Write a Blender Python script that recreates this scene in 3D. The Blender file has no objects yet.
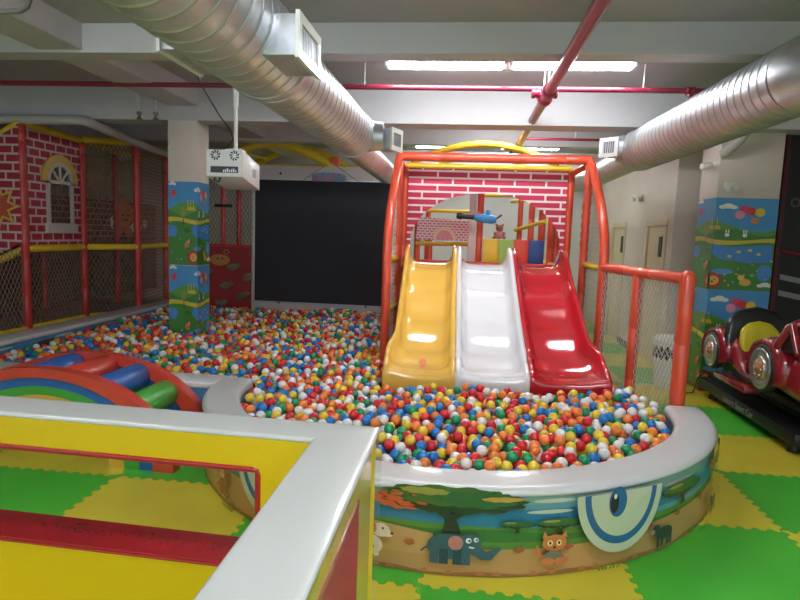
import bpy, math, random
import numpy as np
from mathutils import Vector, Matrix
C = bpy.context.scene.collection
PI = math.pi
R = math.radians
rnd = random.Random(7)

# ------------------------------------------------------------------ materials
MATS = {}
def mat(name, col, rough=.5, metal=0., coat=0., spec=None, emit=0., bump=0., bscale=60., trans=0.):
    if name in MATS: return MATS[name]
    m = bpy.data.materials.new(name); m.use_nodes = True
    nt = m.node_tree; b = nt.nodes['Principled BSDF']
    b.inputs['Base Color'].default_value = (*col, 1)
    b.inputs['Roughness'].default_value = rough
    b.inputs['Metallic'].default_value = metal
    b.inputs['Coat Weight'].default_value = coat
    b.inputs['Coat Roughness'].default_value = .08
    if trans: b.inputs['Transmission Weight'].default_value = trans
    if emit:
        b.inputs['Emission Color'].default_value = (*col, 1); b.inputs['Emission Strength'].default_value = emit
    if bump:
        tc = nt.nodes.new('ShaderNodeTexCoord'); n = nt.nodes.new('ShaderNodeTexNoise'); n.inputs['Scale'].default_value = bscale
        bp = nt.nodes.new('ShaderNodeBump'); bp.inputs['Strength'].default_value = bump; bp.inputs['Distance'].default_value = .01
        nt.links.new(tc.outputs['Object'], n.inputs['Vector']); nt.links.new(n.outputs[0], bp.inputs['Height']); nt.links.new(bp.outputs[0], b.inputs['Normal'])
    MATS[name] = m
    return m
def noisy(name, c1, c2, scale=3., rough=.6, metal=0., bump=0., detail=4., coat=0., stretch=(1,1,1)):
    if name in MATS: return MATS[name]
    m = mat(name, c1, rough, metal, coat); nt = m.node_tree; b = nt.nodes['Principled BSDF']
    tc = nt.nodes.new('ShaderNodeTexCoord'); mp = nt.nodes.new('ShaderNodeMapping'); mp.inputs['Scale'].default_value = stretch
    n = nt.nodes.new('ShaderNodeTexNoise'); n.inputs['Scale'].default_value = scale; n.inputs['Detail'].default_value = detail
    r = nt.nodes.new('ShaderNodeValToRGB'); r.color_ramp.elements[0].color = (*c1, 1); r.color_ramp.elements[1].color = (*c2, 1)
    r.color_ramp.elements[0].position = .35; r.color_ramp.elements[1].position = .65
    nt.links.new(tc.outputs['Object'], mp.inputs[0]); nt.links.new(mp.outputs[0], n.inputs['Vector']); nt.links.new(n.outputs[0], r.inputs[0]); nt.links.new(r.outputs[0], b.inputs['Base Color'])
    if bump:
        bp = nt.nodes.new('ShaderNodeBump'); bp.inputs['Strength'].default_value = bump; bp.inputs['Distance'].default_value = .004
        nt.links.new(n.outputs[0], bp.inputs['Height']); nt.links.new(bp.outputs[0], b.inputs['Normal'])
    return m
def brick_mat(name, ax, red, mortar, w=.2, h=.075, mort=.011):
    """printed brick cloth; ax = axes of the object space used as (u, v)"""
    if name in MATS: return MATS[name]
    m = mat(name, red, .55); nt = m.node_tree; b = nt.nodes['Principled BSDF']
    tc = nt.nodes.new('ShaderNodeTexCoord'); s = nt.nodes.new('ShaderNodeSeparateXYZ'); c = nt.nodes.new('ShaderNodeCombineXYZ')
    nt.links.new(tc.outputs['Object'], s.inputs[0])
    nt.links.new(s.outputs[ax[0]], c.inputs[0]); nt.links.new(s.outputs[ax[1]], c.inputs[1])
    t = nt.nodes.new('ShaderNodeTexBrick'); t.inputs['Scale'].default_value = 1
    t.inputs['Color1'].default_value = (*red, 1); t.inputs['Color2'].default_value = (red[0]*.85, red[1]*.8, red[2]*.8, 1)
    t.inputs['Mortar'].default_value = (*mortar, 1); t.inputs['Mortar Size'].default_value = mort; t.inputs['Mortar Smooth'].default_value = .1
    t.inputs['Brick Width'].default_value = w; t.inputs['Row Height'].default_value = h
    nt.links.new(c.outputs[0], t.inputs['Vector']); nt.links.new(t.outputs[0], b.inputs['Base Color'])
    return m
def floor_mat():
    m = mat('puzzle_mat_floor', (.5,.45,.05), .42); nt = m.node_tree; b = nt.nodes['Principled BSDF']; L = nt.links.new
    def M(op, a, bb=None, c=None):
        n = nt.nodes.new('ShaderNodeMath'); n.operation = op
        for i, v in enumerate((a, bb, c)):
            if v is None: continue
            if isinstance(v, (int, float)): n.inputs[i].default_value = v
            else: L(v, n.inputs[i])
        return n.outputs[0]
    tc = nt.nodes.new('ShaderNodeTexCoord'); s = nt.nodes.new('ShaderNodeSeparateXYZ'); L(tc.outputs['Object'], s.inputs[0])
    X, Y = s.outputs[0], s.outputs[1]
    def jag(v):  # square-ish interlocking teeth
        return M('MULTIPLY', M('MULTIPLY', M('MINIMUM', M('MAXIMUM', M('MULTIPLY', M('SINE', M('MULTIPLY', v, 2*PI/.085)), 2.), -1.), 1.), .013), 1.)
    kx = M('DIVIDE', M('ADD', M('ADD', X, 2.2), jag(Y)), 1.03)
    ky = M('DIVIDE', M('ADD', M('ADD', Y, -2.61), jag(X)), .885)
    fx, fy = M('FLOOR', kx), M('FLOOR', ky)
    par = M('FLOORED_MODULO', M('ADD', fx, fy), 2.)
    par = M('GREATER_THAN', par, .5)
    mix = nt.nodes.new('ShaderNodeMix'); mix.data_type = 'RGBA'
    L(par, mix.inputs[0]); mix.inputs[6].default_value = (.66, .56, .045, 1); mix.inputs[7].default_value = (.07, .46, .04, 1)
    # seam line
    dx = M('MINIMUM', M('FRACT', kx), M('SUBTRACT', 1., M('FRACT', kx))); dy = M('MINIMUM', M('FRACT', ky), M('SUBTRACT', 1., M('FRACT', ky)))
    seam = M('LESS_THAN', M('MINIMUM', dx, dy), .003)
    n = nt.nodes.new('ShaderNodeTexNoise'); n.inputs['Scale'].default_value = 2.2; n.inputs['Detail'].default_value = 6; L(tc.outputs['Object'], n.inputs[0])
    dirt = M('ADD', M('MULTIPLY', n.outputs[0], .35), .8)
    dirt = M('MULTIPLY', dirt, M('SUBTRACT', 1., M('MULTIPLY', seam, .35)))
    mm = nt.nodes.new('ShaderNodeMix'); mm.data_type = 'RGBA'; mm.blend_type = 'MULTIPLY'; mm.inputs[0].default_value = 1
    cc = nt.nodes.new('ShaderNodeCombineColor'); L(dirt, cc.inputs[0]); L(dirt, cc.inputs[1]); L(dirt, cc.inputs[2])
    L(mix.outputs[2], mm.inputs[6]); L(cc.outputs[0], mm.inputs[7]); L(mm.outputs[2], b.inputs['Base Color'])
    w = nt.nodes.new('ShaderNodeTexNoise'); w.inputs['Scale'].default_value = 160; L(tc.outputs['Object'], w.inputs[0])
    bp = nt.nodes.new('ShaderNodeBump'); bp.inputs['Strength'].default_value = .35; bp.inputs['Distance'].default_value = .003
    L(M('SUBTRACT', w.outputs[0], M('MULTIPLY', seam, 1.)), bp.inputs['Height']); L(bp.outputs[0], b.inputs['Normal'])
    return m
def paint(r, g, b, k=None):      # flat printed ink, sRGB 0-255
    n = 'ink_%d_%d_%d' % (r, g, b)
    f = lambda c: ((c/255+.055)/1.055)**2.4 if c > 10 else c/255/12.92
    return mat(n, (f(r), f(g), f(b)), .35, coat=.25)

ORANGE = mat('orange_red_foam', (.68,.075,.03), .32, coat=.5, bump=.25, bscale=25)
RED = mat('red_foam', (.50,.035,.03), .4, coat=.3, bump=.25, bscale=25)
YEL = mat('yellow_foam', (.78,.56,.03), .38, coat=.4, bump=.2, bscale=25)
WVIN = mat('white_vinyl', (.60,.62,.61), .25, coat=.6, bump=.12, bscale=7)
GVIN = mat('grey_vinyl', (.66,.67,.68), .28, coat=.4, bump=.15, bscale=9)
YVIN = mat('yellow_vinyl', (.80,.57,.0), .25, coat=.6, bump=.1, bscale=6)
RVIN = mat('red_vinyl', (.42,.012,.02), .25, coat=.6, bump=.15, bscale=8)
STEEL = noisy('galvanised_steel', (.56,.59,.63), (.68,.71,.75), 8, .4, .85, .05)
STEEL2 = mat('galvanised_seam', (.42,.43,.45), .4, .9)
CEIL = noisy('ceiling_paint', (.40,.40,.41), (.44,.44,.45), 1.2, .85)
WALL = noisy('cream_wall_paint', (.68,.61,.53), (.73,.66,.58), 1.5, .8)
WHITE = mat('white_plastic', (.8,.8,.78), .35, coat=.2)
BLACK = mat('black_plastic', (.012,.012,.013), .4)
DARK = mat('dark_cloth', (.017,.018,.024), .75)
PIPE = mat('red_pipe_paint', (.27,.015,.045), .35, coat=.3)
NET = mat('pale_net_cord', (.55,.52,.46), .7)
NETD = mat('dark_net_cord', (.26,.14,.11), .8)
TUBE = mat('lit_tube', (.95,.975,1), .5, emit=50.)

# ------------------------------------------------------------------ mesh builder
def mati(l, m):
    if m not in l: l.append(m)
    return l.index(m)
class MB:
    def __init__(s): s.v = []; s.f = []; s.m = []; s.mats = []; s.sm = []
    def add(s, vs, fs, m, smooth=False, T=None):
        o = len(s.v); k = mati(s.mats, m)
        for p in vs: s.v.append(tuple(T @ Vector(p)) if T else tuple(p))
        for f in fs: s.f.append([o+i for i in f]); s.m.append(k); s.sm.append(smooth)
    def box(s, a, b, m, T=None):
        x0,y0,z0 = a; x1,y1,z1 = b
        vs = [(x0,y0,z0),(x1,y0,z0),(x1,y1,z0),(x0,y1,z0),(x0,y0,z1),(x1,y0,z1),(x1,y1,z1),(x0,y1,z1)]
        s.add(vs, [(0,3,2,1),(4,5,6,7),(0,1,5,4),(1,2,6,5),(2,3,7,6),(3,0,4,7)], m, False, T)
    def tube(s, path, r, m, n=12, smooth=True, cap=True, closed=False):
        P = [Vector(p) for p in path]; vs = []; fs = []; N = len(P)
        rs = r if isinstance(r, (list, tuple)) else [r]*N
        up = None
        for i, p in enumerate(P):
            if closed: t = P[(i+1)%N]-P[i-1]
            else: t = (P[min(i+1,N-1)]-P[max(i-1,0)])
            t.normalize()
            if up is None: up = Vector((0,0,1)) if abs(t.z) < .9 else Vector((1,0,0))
            a = t.cross(up); a.normalize(); b = a.cross(t); up = b
            for k in range(n):
                q = 2*PI*k/n; vs.append(p+a*math.cos(q)*rs[i]+b*math.sin(q)*rs[i])
        M_ = N if closed else N-1
        for i in range(M_):
            for k in range(n):
                j = (i+1)%N
                fs.append((i*n+k, i*n+(k+1)%n, j*n+(k+1)%n, j*n+k))
        s.add(vs, fs, m, smooth)
        if cap and not closed:
            s.add(vs[:n], [tuple(range(n-1,-1,-1))], m); s.add(vs[-n:], [tuple(range(n))], m)
    def lathe(s, p0, axis, prof, m, n=24, smooth=True, cap=True):   # prof: (distance along axis, radius)
        ax = Vector(axis).normalized(); p0 = Vector(p0)
        u = Vector((0,0,1)) if abs(ax.z) < .9 else Vector((1,0,0))
        a = ax.cross(u).normalized(); b = a.cross(ax); vs = []; fs = []
        for d, r in prof:
            for k in range(n):
                q = 2*PI*k/n; vs.append(p0+ax*d+a*math.cos(q)*r+b*math.sin(q)*r)
        for i in range(len(prof)-1):
            for k in range(n): fs.append((i*n+k, i*n+(k+1)%n, (i+1)*n+(k+1)%n, (i+1)*n+k))
        s.add(vs, fs, m, smooth)
        if cap:
            s.add(vs[:n], [tuple(range(n-1,-1,-1))], m); s.add(vs[-n:], [tuple(range(n))], m)
    def sphere(s, c, r, m, n=16, sc=(1,1,1), T=None):
        vs = []; fs = []; h = n//2
        for i in range(h+1):
            t = PI*i/h
            for k in range(n):
                q = 2*PI*k/n; vs.append((c[0]+r*sc[0]*math.sin(t)*math.cos(q), c[1]+r*sc[1]*math.sin(t)*math.sin(q), c[2]+r*sc[2]*math.cos(t)))
        for i in range(h):
            for k in range(n): fs.append((i*n+k, (i+1)*n+k, (i+1)*n+(k+1)%n, i*n+(k+1)%n))
        s.add(vs, fs, m, True, T)
    def grid(s, fn, nu, nv, m, smooth=True, wrap=False):
        vs = [fn(i/nu, j/nv) for i in range(nu+1) for j in range(nv+1)]
        fs = [(i*(nv+1)+j, (i+1)*(nv+1)+j, (i+1)*(nv+1)+j+1, i*(nv+1)+j+1) for i in range(nu) for j in range(nv)]
        s.add(vs, fs, m, smooth)
    def prism(s, poly, d, m, m2=None, O=(0,0,0), U=(1,0,0), V=(0,0,1), W=None, smooth=False):
        """poly in (u,v), extruded by d along W = U x V"""
        O = Vector(O); U = Vector(U); V = Vector(V); W = Vector(W) if W is not None else U.cross(V); W.normalize(); n = len(poly)
        a = [O+U*p[0]+V*p[1] for p in poly]; b = [q+W*d for q in a]
        s.add(a, [tuple(range(n-1,-1,-1))], m); s.add(b, [tuple(range(n))], m)
        s.add(a+b, [(i,(i+1)%n,n+(i+1)%n,n+i) for i in range(n)], m2 or m, smooth)
    def build(s, name, parent=None, bevel=0., seg=2, loc=None):
        me = bpy.data.meshes.new(name); me.from_pydata(s.v, [], s.f)
        for mm in s.mats: me.materials.append(mm)
        me.polygons.foreach_set('material_index', s.m); me.polygons.foreach_set('use_smooth', s.sm); me.update()
        o = bpy.data.objects.new(name, me); C.objects.link(o)
        if parent is not None: o.parent = parent; o.matrix_parent_inverse = Matrix.Translation(-parent.location)
        if bevel:
            import bmesh
            bm = bmesh.new(); bm.from_mesh(me); bmesh.ops.remove_doubles(bm, verts=bm.verts, dist=1e-5)
            bmesh.ops.recalc_face_normals(bm, faces=bm.faces)
            es = [e for e in bm.edges if len(e.link_faces) == 2 and e.calc_face_angle(0) > .5]
            bmesh.ops.bevel(bm, geom=es, offset=bevel, segments=seg, affect='EDGES', profile=.5, clamp_overlap=True)
            for f in bm.faces: f.smooth = True
            bm.to_mesh(me); bm.free()
            me.set_sharp_from_angle(angle=R(40))
        return o
def tag(o, label=None, cat=None, group=None, kind=None):
    if label: o['label'] = label
    if cat: o['category'] = cat
    if group: o['group'] = group
    if kind: o['kind'] = kind
    return o
def thing(name, label, cat, loc=(0,0,0), group=None, kind=None):
    o = bpy.data.objects.new(name, None); C.objects.link(o); o.location = loc; o.empty_display_size = .1
    return tag(o, label, cat, group, kind)
def T1(fn, name, parent=None, bevel=0., seg=2):
    m = MB(); fn(m); return m.build(name, parent, bevel, seg)
def boxo(name, a, b, m, parent=None, bevel=0.): return T1(lambda q: q.box(a, b, m), name, parent, bevel)
def tubeo(name, path, r, m, parent=None, n=12): return T1(lambda q: q.tube(path, r, m, n), name, parent)
def foam(name, p0, p1, m, parent, r=.045):     # foam-sleeved steel tube with soft seams
    p0 = Vector(p0); p1 = Vector(p1); L = (p1-p0).length; prof = [(0,r*.9),(.01,r)]; d = .45
    while d < L-.1:
        prof += [(d-.012,r),(d,r*.9),(d+.012,r)]; d += .45
    prof += [(L-.01,r),(L,r*.9)]
    return T1(lambda q: q.lathe(p0, p1-p0, prof, m, 14), name, parent)
def net(name, O, U, V, m, parent, s=.055, w=.0022, inside=None):
    """diagonal square-mesh net on the parallelogram O + uU + vV; strands are thin three-sided cords"""
    O = Vector(O); U = Vector(U); V = Vector(V); lu, lv = U.length, V.length; u = U/lu; v = V/lv; k = u.cross(v).normalized()
    q = MB(); A = 1.75  # slope of the strands
    step = s*1.25
    for sg in (1, -1):
        c = -lv/A if sg > 0 else 0
        end = lu if sg > 0 else lu+lv/A
        while c < end:
            pts = []
            # line: x = c + sg*y/A
            y0, y1 = 0., lv
            xa = c; xb = c+sg*lv/A
            def clip(x0, y0, x1, y1):
                t0, t1 = 0., 1.; dx = x1-x0
                if abs(dx) > 1e-9:
                    ta = (0-x0)/dx; tb = (lu-x0)/dx
                    if ta > tb: ta, tb = tb, ta
                    t0 = max(t0, ta); t1 = min(t1, tb)
                return t0, t1
            t0, t1 = clip(xa, 0, xb, lv)
            if t1 > t0+.001:
                a = O+u*(xa+(xb-xa)*t0)+v*(lv*t0)+k*.001*sg; b = O+u*(xa+(xb-xa)*t1)+v*(lv*t1)+k*.001*sg
                if inside is None: segs = [(a, b)]
                else:
                    n = 24; segs = []; prev = None
                    for i in range(n+1):
                        p = a.lerp(b, i/n)
                        if inside(p):
                            if prev is None: prev = p
                            last = p
                        elif prev is not None: segs.append((prev, last)); prev = None
                    if prev is not None: segs.append((prev, last))
                for a, b in segs:
                    d = (b-a)
                    if d.length < .01: continue
                    d.normalize(); n1 = d.cross(k)*w; n2 = k*w
                    q.add([a-n1-n2*.6, a+n1-n2*.6, a+n2, b-n1-n2*.6, b+n1-n2*.6, b+n2], [(0,1,4,3),(1,2,5,4),(2,0,3,5)], m)
            c += step
    return q.build(name, parent)
def text(name, s, size, m, parent, Mx, extrude=.002, align='CENTER'):
    cu = bpy.data.curves.new(name, 'FONT'); cu.body = s; cu.size = size; cu.extrude = extrude; cu.align_x = align
    o = bpy.data.objects.new(name, cu); C.objects.link(o); bpy.context.view_layer.update()
    me = bpy.data.meshes.new_from_object(o); bpy.data.objects.remove(o)
    me.materials.clear(); me.materials.append(m)
    me.transform(Mx)
    o = bpy.data.objects.new(name, me); C.objects.link(o)
    if parent: o.parent = parent; o.matrix_parent_inverse = Matrix.Translation(-parent.location)
    return o

# ------------------------------------------------------------------ printed artwork (thin ink layers laid on a surface)
class Art:
    def __init__(s, fn): s.q = MB(); s.fn = fn; s.l = 0      # fn(u, v, height)
    def poly(s, pts, m, rings=4):
        s.l += 1; h = .0006+.00022*s.l; n = len(pts)
        cu = sum(p[0] for p in pts)/n; cv = sum(p[1] for p in pts)/n
        vs = [s.fn(cu, cv, h)]; fs = []
        for r in range(1, rings+1):
            t = r/rings
            for p in pts: vs.append(s.fn(cu+(p[0]-cu)*t, cv+(p[1]-cv)*t, h))
        for i in range(n): fs.append((0, 1+i, 1+(i+1)%n))
        for r in range(rings-1):
            for i in range(n):
                a = 1+r*n; b = a+n; fs.append((a+i, b+i, b+(i+1)%n, a+(i+1)%n))
        s.q.add(vs, fs, m)
    def ell(s, u, v, a, b, m, rot=0, n=22, rings=2):
        c, d = math.cos(rot), math.sin(rot)
        s.poly([(u+a*math.cos(t)*c-b*math.sin(t)*d, v+a*math.cos(t)*d+b*math.sin(t)*c) for t in [2*PI*i/n for i in range(n)]], m, rings)
    def band(s, u0, u1, lo, hi, m, n=40):      # lo(u), hi(u)
        s.l += 1; h = .0006+.00022*s.l
        lo = lo if callable(lo) else (lambda u, k=lo: k); hi = hi if callable(hi) else (lambda u, k=hi: k)
        vs = []
        for i in range(n+1):
            u = u0+(u1-u0)*i/n; a, b = lo(u), max(hi(u), lo(u)+.0005)
            vs += [s.fn(u, a, h), s.fn(u, b, h)]
        s.q.add(vs, [(2*i, 2*i+2, 2*i+3, 2*i+1) for i in range(n)], m)
    def line(s, pts, w, m):
        for (a, b), (c, d) in zip(pts[:-1], pts[1:]):
            L = math.hypot(c-a, d-b) or 1; nx, ny = -(d-b)/L*w/2, (c-a)/L*w/2
            s.poly([(a+nx,b+ny),(a-nx,b-ny),(c-nx,d-ny),(c+nx,d+ny)], m, 2); s.l -= 1
        s.l += 1
    def build(s, name, parent): return s.q.build(name, parent)
def ink_w(): return paint(235,235,230)
def play_tile(A, u0, v0, w, h, seed=0):
    """one repeat of the park wallpaper: sky, hills, field, pond, lawn and little generic animals"""
    P = lambda x, y: (u0+x*w, v0+y*h)
    r = random.Random(seed)
    f = lambda y: (lambda u: v0+y*h)
    W = lambda amp, k, ph, base: (lambda u: v0+h*(base+amp*math.sin(k*(u-u0)/w*2*PI+ph)))
    A.band(u0, u0+w, f(0), f(1), paint(70,150,205), 8)
    A.band(u0, u0+w, f(.5), W(.06,1,-.6,.70), paint(84,152,56))
    A.band(u0, u0+w, f(.5), W(.035,1.6,2.,.63), paint(60,126,52))
    A.band(u0, u0+w, f(.45), W(.02,1,1.,.56), paint(206,186,62))
    A.band(u0, u0+w, f(0), W(.02,1.3,.3,.51), paint(62,132,48))
    A.poly([P(x,y) for x,y in [(.45,.5),(.6,.47),(.98,.5),(.99,.32),(.8,.3),(.5,.34),(.42,.4)]], paint(60,136,206))
    A.poly([P(x,y) for x,y in [(.0,.48),(.12,.47),(.17,.42),(.12,.34),(.0,.35)]], paint(70,140,210))
    A.ell(*P(.34,.42), .06*w, .03*h, paint(44,108,44)); A.ell(*P(.55,.2), .1*w, .03*h, paint(80,160,214))
    A.ell(*P(.93,.2), .07*w, .09*h, paint(70,140,210))
    # clouds
    for cx, cy, k in ((.55,.9,1.),(.08,.97,.8),(.95,.06,.9)):
        for dx, dy, rr in ((-.05,0,.03),(0,.012,.04),(.05,0,.03)): A.ell(*P(cx+dx*k, cy+dy), rr*k*w*1.2, rr*k*h*.7, ink_w(), n=14)
    # balloons
    for cx, cy, col in ((.70,.88,(214,70,110)),(.66,.82,(230,150,180)),(.76,.86,(220,50,60)),(.84,.85,(230,200,60)),(.10,.86,(214,60,70))):
        A.ell(*P(cx,cy), .045*w, .045*h, paint(*col), n=16)
    A.ell(*P(.8,.76), .04*w, .03*h, paint(220,130,50), n=14); A.line([P(.8,.79), P(.77,.84)], .004, paint(80,50,40))
    # tree
    A.poly([P(x,y) for x,y in [(.265,.48),(.285,.48),(.28,.62),(.27,.62)]], paint(106,70,36))
    A.ell(*P(.275,.64), .055*w, .065*h, paint(120,160,60), n=18)
    for i in range(7): A.ell(*P(.275+.035*math.cos(i*.9), .64+.045*math.sin(i*.9)), .009*w, .009*h, paint(190,50,50), n=8)
    # swings / fence
    for i in range(3): A.line([P(.36+.05*i,.66), P(.36+.05*i,.78)], .006, paint(232,200,90))
    A.poly([P(x,y) for x,y in [(.34,.66),(.5,.66),(.48,.7),(.36,.7)]], paint(214,180,70))
    # rabbits
    for cx in (.56,.72):
        A.ell(*P(cx,.60), .022*w, .02*h, ink_w(), n=12); A.ell(*P(cx-.012,.64), .007*w, .022*h, ink_w(), n=8); A.ell(*P(cx+.012,.64), .007*w, .022*h, ink_w(), n=8)
    # boats and ducks on the pond
    for cx, cy in ((.68,.42),(.78,.44),(.86,.40),(.60,.37)): A.ell(*P(cx,cy), .022*w, .013*h, paint(228,206,70), n=10)
    # stones, flowers
    for i in range(16): A.ell(*P(r.random(), .04+.3*r.random()), .01*w, .008*h, paint(*[(235,235,230),(240,220,80),(230,120,140),(120,190,230)][i%4]), n=8)
    # dog
    A.ell(*P(.34,.25), .04*w, .035*h, paint(206,120,84), n=14); A.ell(*P(.37,.29), .032*w, .028*h, paint(224,150,110), n=14)
    A.ell(*P(.35,.31), .01*w, .016*h, paint(50,36,34), n=8); A.ell(*P(.405,.285), .008*w, .008*h, paint(40,30,30), n=8)
    # lion
    cx, cy = .45, .10
    A.poly([P(cx+.1*(1+.14*math.cos(9*t))*math.cos(t), cy+.085*(1+.14*math.cos(9*t))*math.sin(t)) for t in [2*PI*i/54 for i in range(54)]], paint(176,50,30), 2)
    A.ell(*P(cx+.01,cy), .062*w, .052*h, paint(226,170,70), n=18)
    A.ell(*P(cx-.015,cy+.012), .007*w, .007*h, paint(40,30,20), n=8); A.ell(*P(cx+.03,cy+.012), .007*w, .007*h, paint(40,30,20), n=8)
    A.ell(*P(cx+.008,cy-.012), .014*w, .009*h, paint(90,40,30), n=8)
    # yellow cub
    A.ell(*P(.76,.09), .055*w, .038*h, paint(226,190,70), n=16); A.ell(*P(.72,.14), .032*w, .03*h, paint(236,204,90), n=14)
    for dx in (-.025,.025): A.ell(*P(.72+dx,.17), .01*w, .012*h, paint(210,160,50), n=8)
    A.ell(*P(.82,.17), .025*w, .018*h, paint(120,180,80), n=10)

# ------------------------------------------------------------------ camera
H = 1.65; yaw = R(6.1); pitch = R(6.5); roll = R(2.0); F = 590.
fw = Vector((-math.sin(yaw)*math.cos(pitch), math.cos(yaw)*math.cos(pitch), -math.sin(pitch)))
r0 = Vector((math.cos(yaw), math.sin(yaw), 0)); u0 = r0.cross(fw)
rt = r0*math.cos(roll)+u0*math.sin(roll); up = -r0*math.sin(roll)+u0*math.cos(roll)
cam = bpy.data.cameras.new('camera'); cam.sensor_width = 36; cam.lens = 36*F/800; cam.clip_start = .02
co = bpy.data.objects.new('camera', cam); C.objects.link(co)
co.matrix_world = Matrix(((rt.x,up.x,-fw.x,0),(rt.y,up.y,-fw.y,0),(rt.z,up.z,-fw.z,H),(0,0,0,1)))
bpy.context.scene.camera = co

# ------------------------------------------------------------------ the room
ZC = 3.2
S = 'structure'
tag(boxo('floor', (-7.2,-3,-.05), (6.2,12.6,0), floor_mat()), 'green and yellow interlocking foam puzzle mats covering the floor', kind=S)
tag(boxo('ceiling', (-7.2,-3,ZC), (6.2,12.6,ZC+.1), CEIL), 'flat grey painted concrete ceiling', kind=S)
BEAM = noisy('beam_paint', (.58,.58,.60), (.63,.63,.65), 1.2, .8)
beams = [((-7.2,4.55,2.98),(6.2,4.76,ZC)), ((-7.2,6.6,2.84),(6.2,6.93,ZC)), ((-7.2,8.9,2.96),(6.2,9.1,ZC)),
         ((-7.2,11.3,2.9),(6.2,11.6,ZC)), ((-7.2,1.6,2.98),(6.2,1.8,ZC))]
lab = ['shallow cross beam nearest the camera in view above the tube lights', 'deep cross beam between the two painted pillars', 'shallow cross beam over the middle of the play tower', 'deep cross beam at the back of the hall', 'cross beam overhead behind the first duct']
for i, (a, b) in enumerate(beams): tag(boxo('trim_%d' % (i+1), a, b, BEAM), lab[i], kind=S)
tag(boxo('trim_6', (-3.46,-3,3.0), (-3.08,12.5,ZC), BEAM), 'lengthwise ceiling beam running back to the left pillar', kind=S)
tag(boxo('wall_back', (-7.2,12.5,0), (6.2,12.65,ZC), noisy('back_wall_paint', (.62,.60,.58),(.66,.64,.62),1.3,.85)), 'plain pale wall at the far end', kind=S)
tag(boxo('wall_left', (-7.25,-3,0), (-7.1,12.6,ZC), noisy('left_wall_paint', (.42,.34,.28),(.50,.42,.34),1.3,.85)), 'dim brownish wall behind the left play frame', kind=S)
def wall_r(q):
    # wall with two door openings: Y 7.85-8.6 and 10.2-11.0, head height 1.95
    x0, x1 = 2.56, 2.72
    for a, b, z0, z1 in ((7.72,8.0,0,ZC),(8.0,8.78,1.9,ZC),(8.78,9.95,0,ZC),(9.95,10.73,1.9,ZC),(10.73,12.5,0,ZC)): q.box((x0,a,z0),(x1,b,z1),WALL)
    q.box((2.72,7.72,0),(6.2,7.86,ZC),WALL)
tag(T1(wall_r, 'wall_right'), 'cream painted corridor wall with two doors', kind=S)
tag(boxo('wall_corner', (6.1,-3,0), (6.2,7.8,ZC), WALL), 'cream side wall beyond the ride', kind=S)
DOORM = mat('cream_door_paint', (.72,.60,.38), .5, coat=.2); DOORM2 = mat('door_frame_paint', (.66,.55,.36), .5, coat=.2)
for i, (a, b, L) in enumerate(((8.0,8.78,'nearer cream door with a black plate in the right wall'),(9.95,10.73,'farther cream door in the right wall'))):
    d = thing('door_%d' % (i+1), L, None, (2.6,(a+b)/2,0), kind=S)
    boxo('door_leaf', (2.575,a+.04,.01), (2.62,b-.04,1.86), DOORM, d)
    def fr(q):
        q.box((2.55,a-.06,0),(2.60,a+.04,1.86),DOORM2); q.box((2.55,b-.04,0),(2.60,b+.06,1.86),DOORM2); q.box((2.55,a-.06,1.86),(2.60,b+.06,1.95),DOORM2)
    T1(fr, 'door_frame', d, .006)
    boxo('door_plate', (2.565,a+.14,1.45), (2.576,a+.26,1.72), BLACK, d)
    T1(lambda q: (q.tube([(2.575,a+.12,.98),(2.52,a+.12,.98)],.012,STEEL,8), q.tube([(2.52,a+.12,.98),(2.52,a+.26,.98)],.012,STEEL,8), q.lathe((2.577,a+.12,.98),(-1,0,0),[(0,.03),(.012,.03)],STEEL,14)), 'door_handle', d)
# pillars
def pillar(name, x0, x1, y0, y1, top, label, tw, th, base_side, seeds):
    p = thing(name, label, None, ((x0+x1)/2,(y0+y1)/2,0), kind=S)
    boxo('pillar_shaft', (x0,y0,0), (x1,y1,top), WALL, p, .004)
    w = x1-x0; d = y1-y0
    def fn(u, v, h):       # wraps: u in [-d,0] left face, [0,w] front, [w,w+d] right face
        h += .001
        if u < 0: return (x0-h, y0-u, v) if u < -h else (x0-h, y0-h-0*u, v)
        if u > w: return (x1+h, y0+(u-w), v)
        return (x0+(w+2*h)*(u/w)-h, y0-h, v)
    return p, fn, w, d
def clampmap(lo, hi, f): return lambda u, v, h: f(min(max(u, lo), hi)-lo, v, h)
def wallpaper(p, faces, v0, h, seed, total):
    for lo, hi, f in faces:
        A = Art(clampmap(lo, hi, f)); play_tile(A, 0, v0, total, h, seed); A.build('park_wallpaper', p)
p, fn, w, d = pillar('pillar', -3.455,-3.105,6.61,6.93,2.84, 'square pillar in the ball pit wrapped in park wallpaper', 0, 0, 0, 0)
F1 = lambda u, v, h: (-3.455-.001+u*(.352/.35), 6.61-.001-h, v)
F2 = lambda u, v, h: (-3.105+.001+h, 6.609+u, v)
for k, v0 in enumerate((.215, 1.185)): wallpaper(p, [(0,.35,F1),(.35,.671,F2)], v0, .965, 3+k, .671)
p, fn, w, d = pillar('pillar', 2.69,3.33,6.83,7.33,ZC, 'wide square pillar on the right wrapped in park wallpaper beside the red ride', 0,0,0,0)
G1 = lambda u, v, h: (2.69-.001-h, 6.83+.5-u, v)
G2 = lambda u, v, h: (2.689+u, 6.83-.001-h, v)
for k, v0 in enumerate((.04,1.15)): wallpaper(p, [(0,.501,G1),(.501,1.142,G2)], v0, 1.0 if k else 1.11, 9+k, 1.142)
T1(lambda q: (q.box((2.684,6.824,.0),(3.336,6.83,.04),paint(150,50,30)), q.box((2.684,6.83,.0),(2.69,7.33,.04),paint(150,50,30))), 'border_strip', p)
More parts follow.
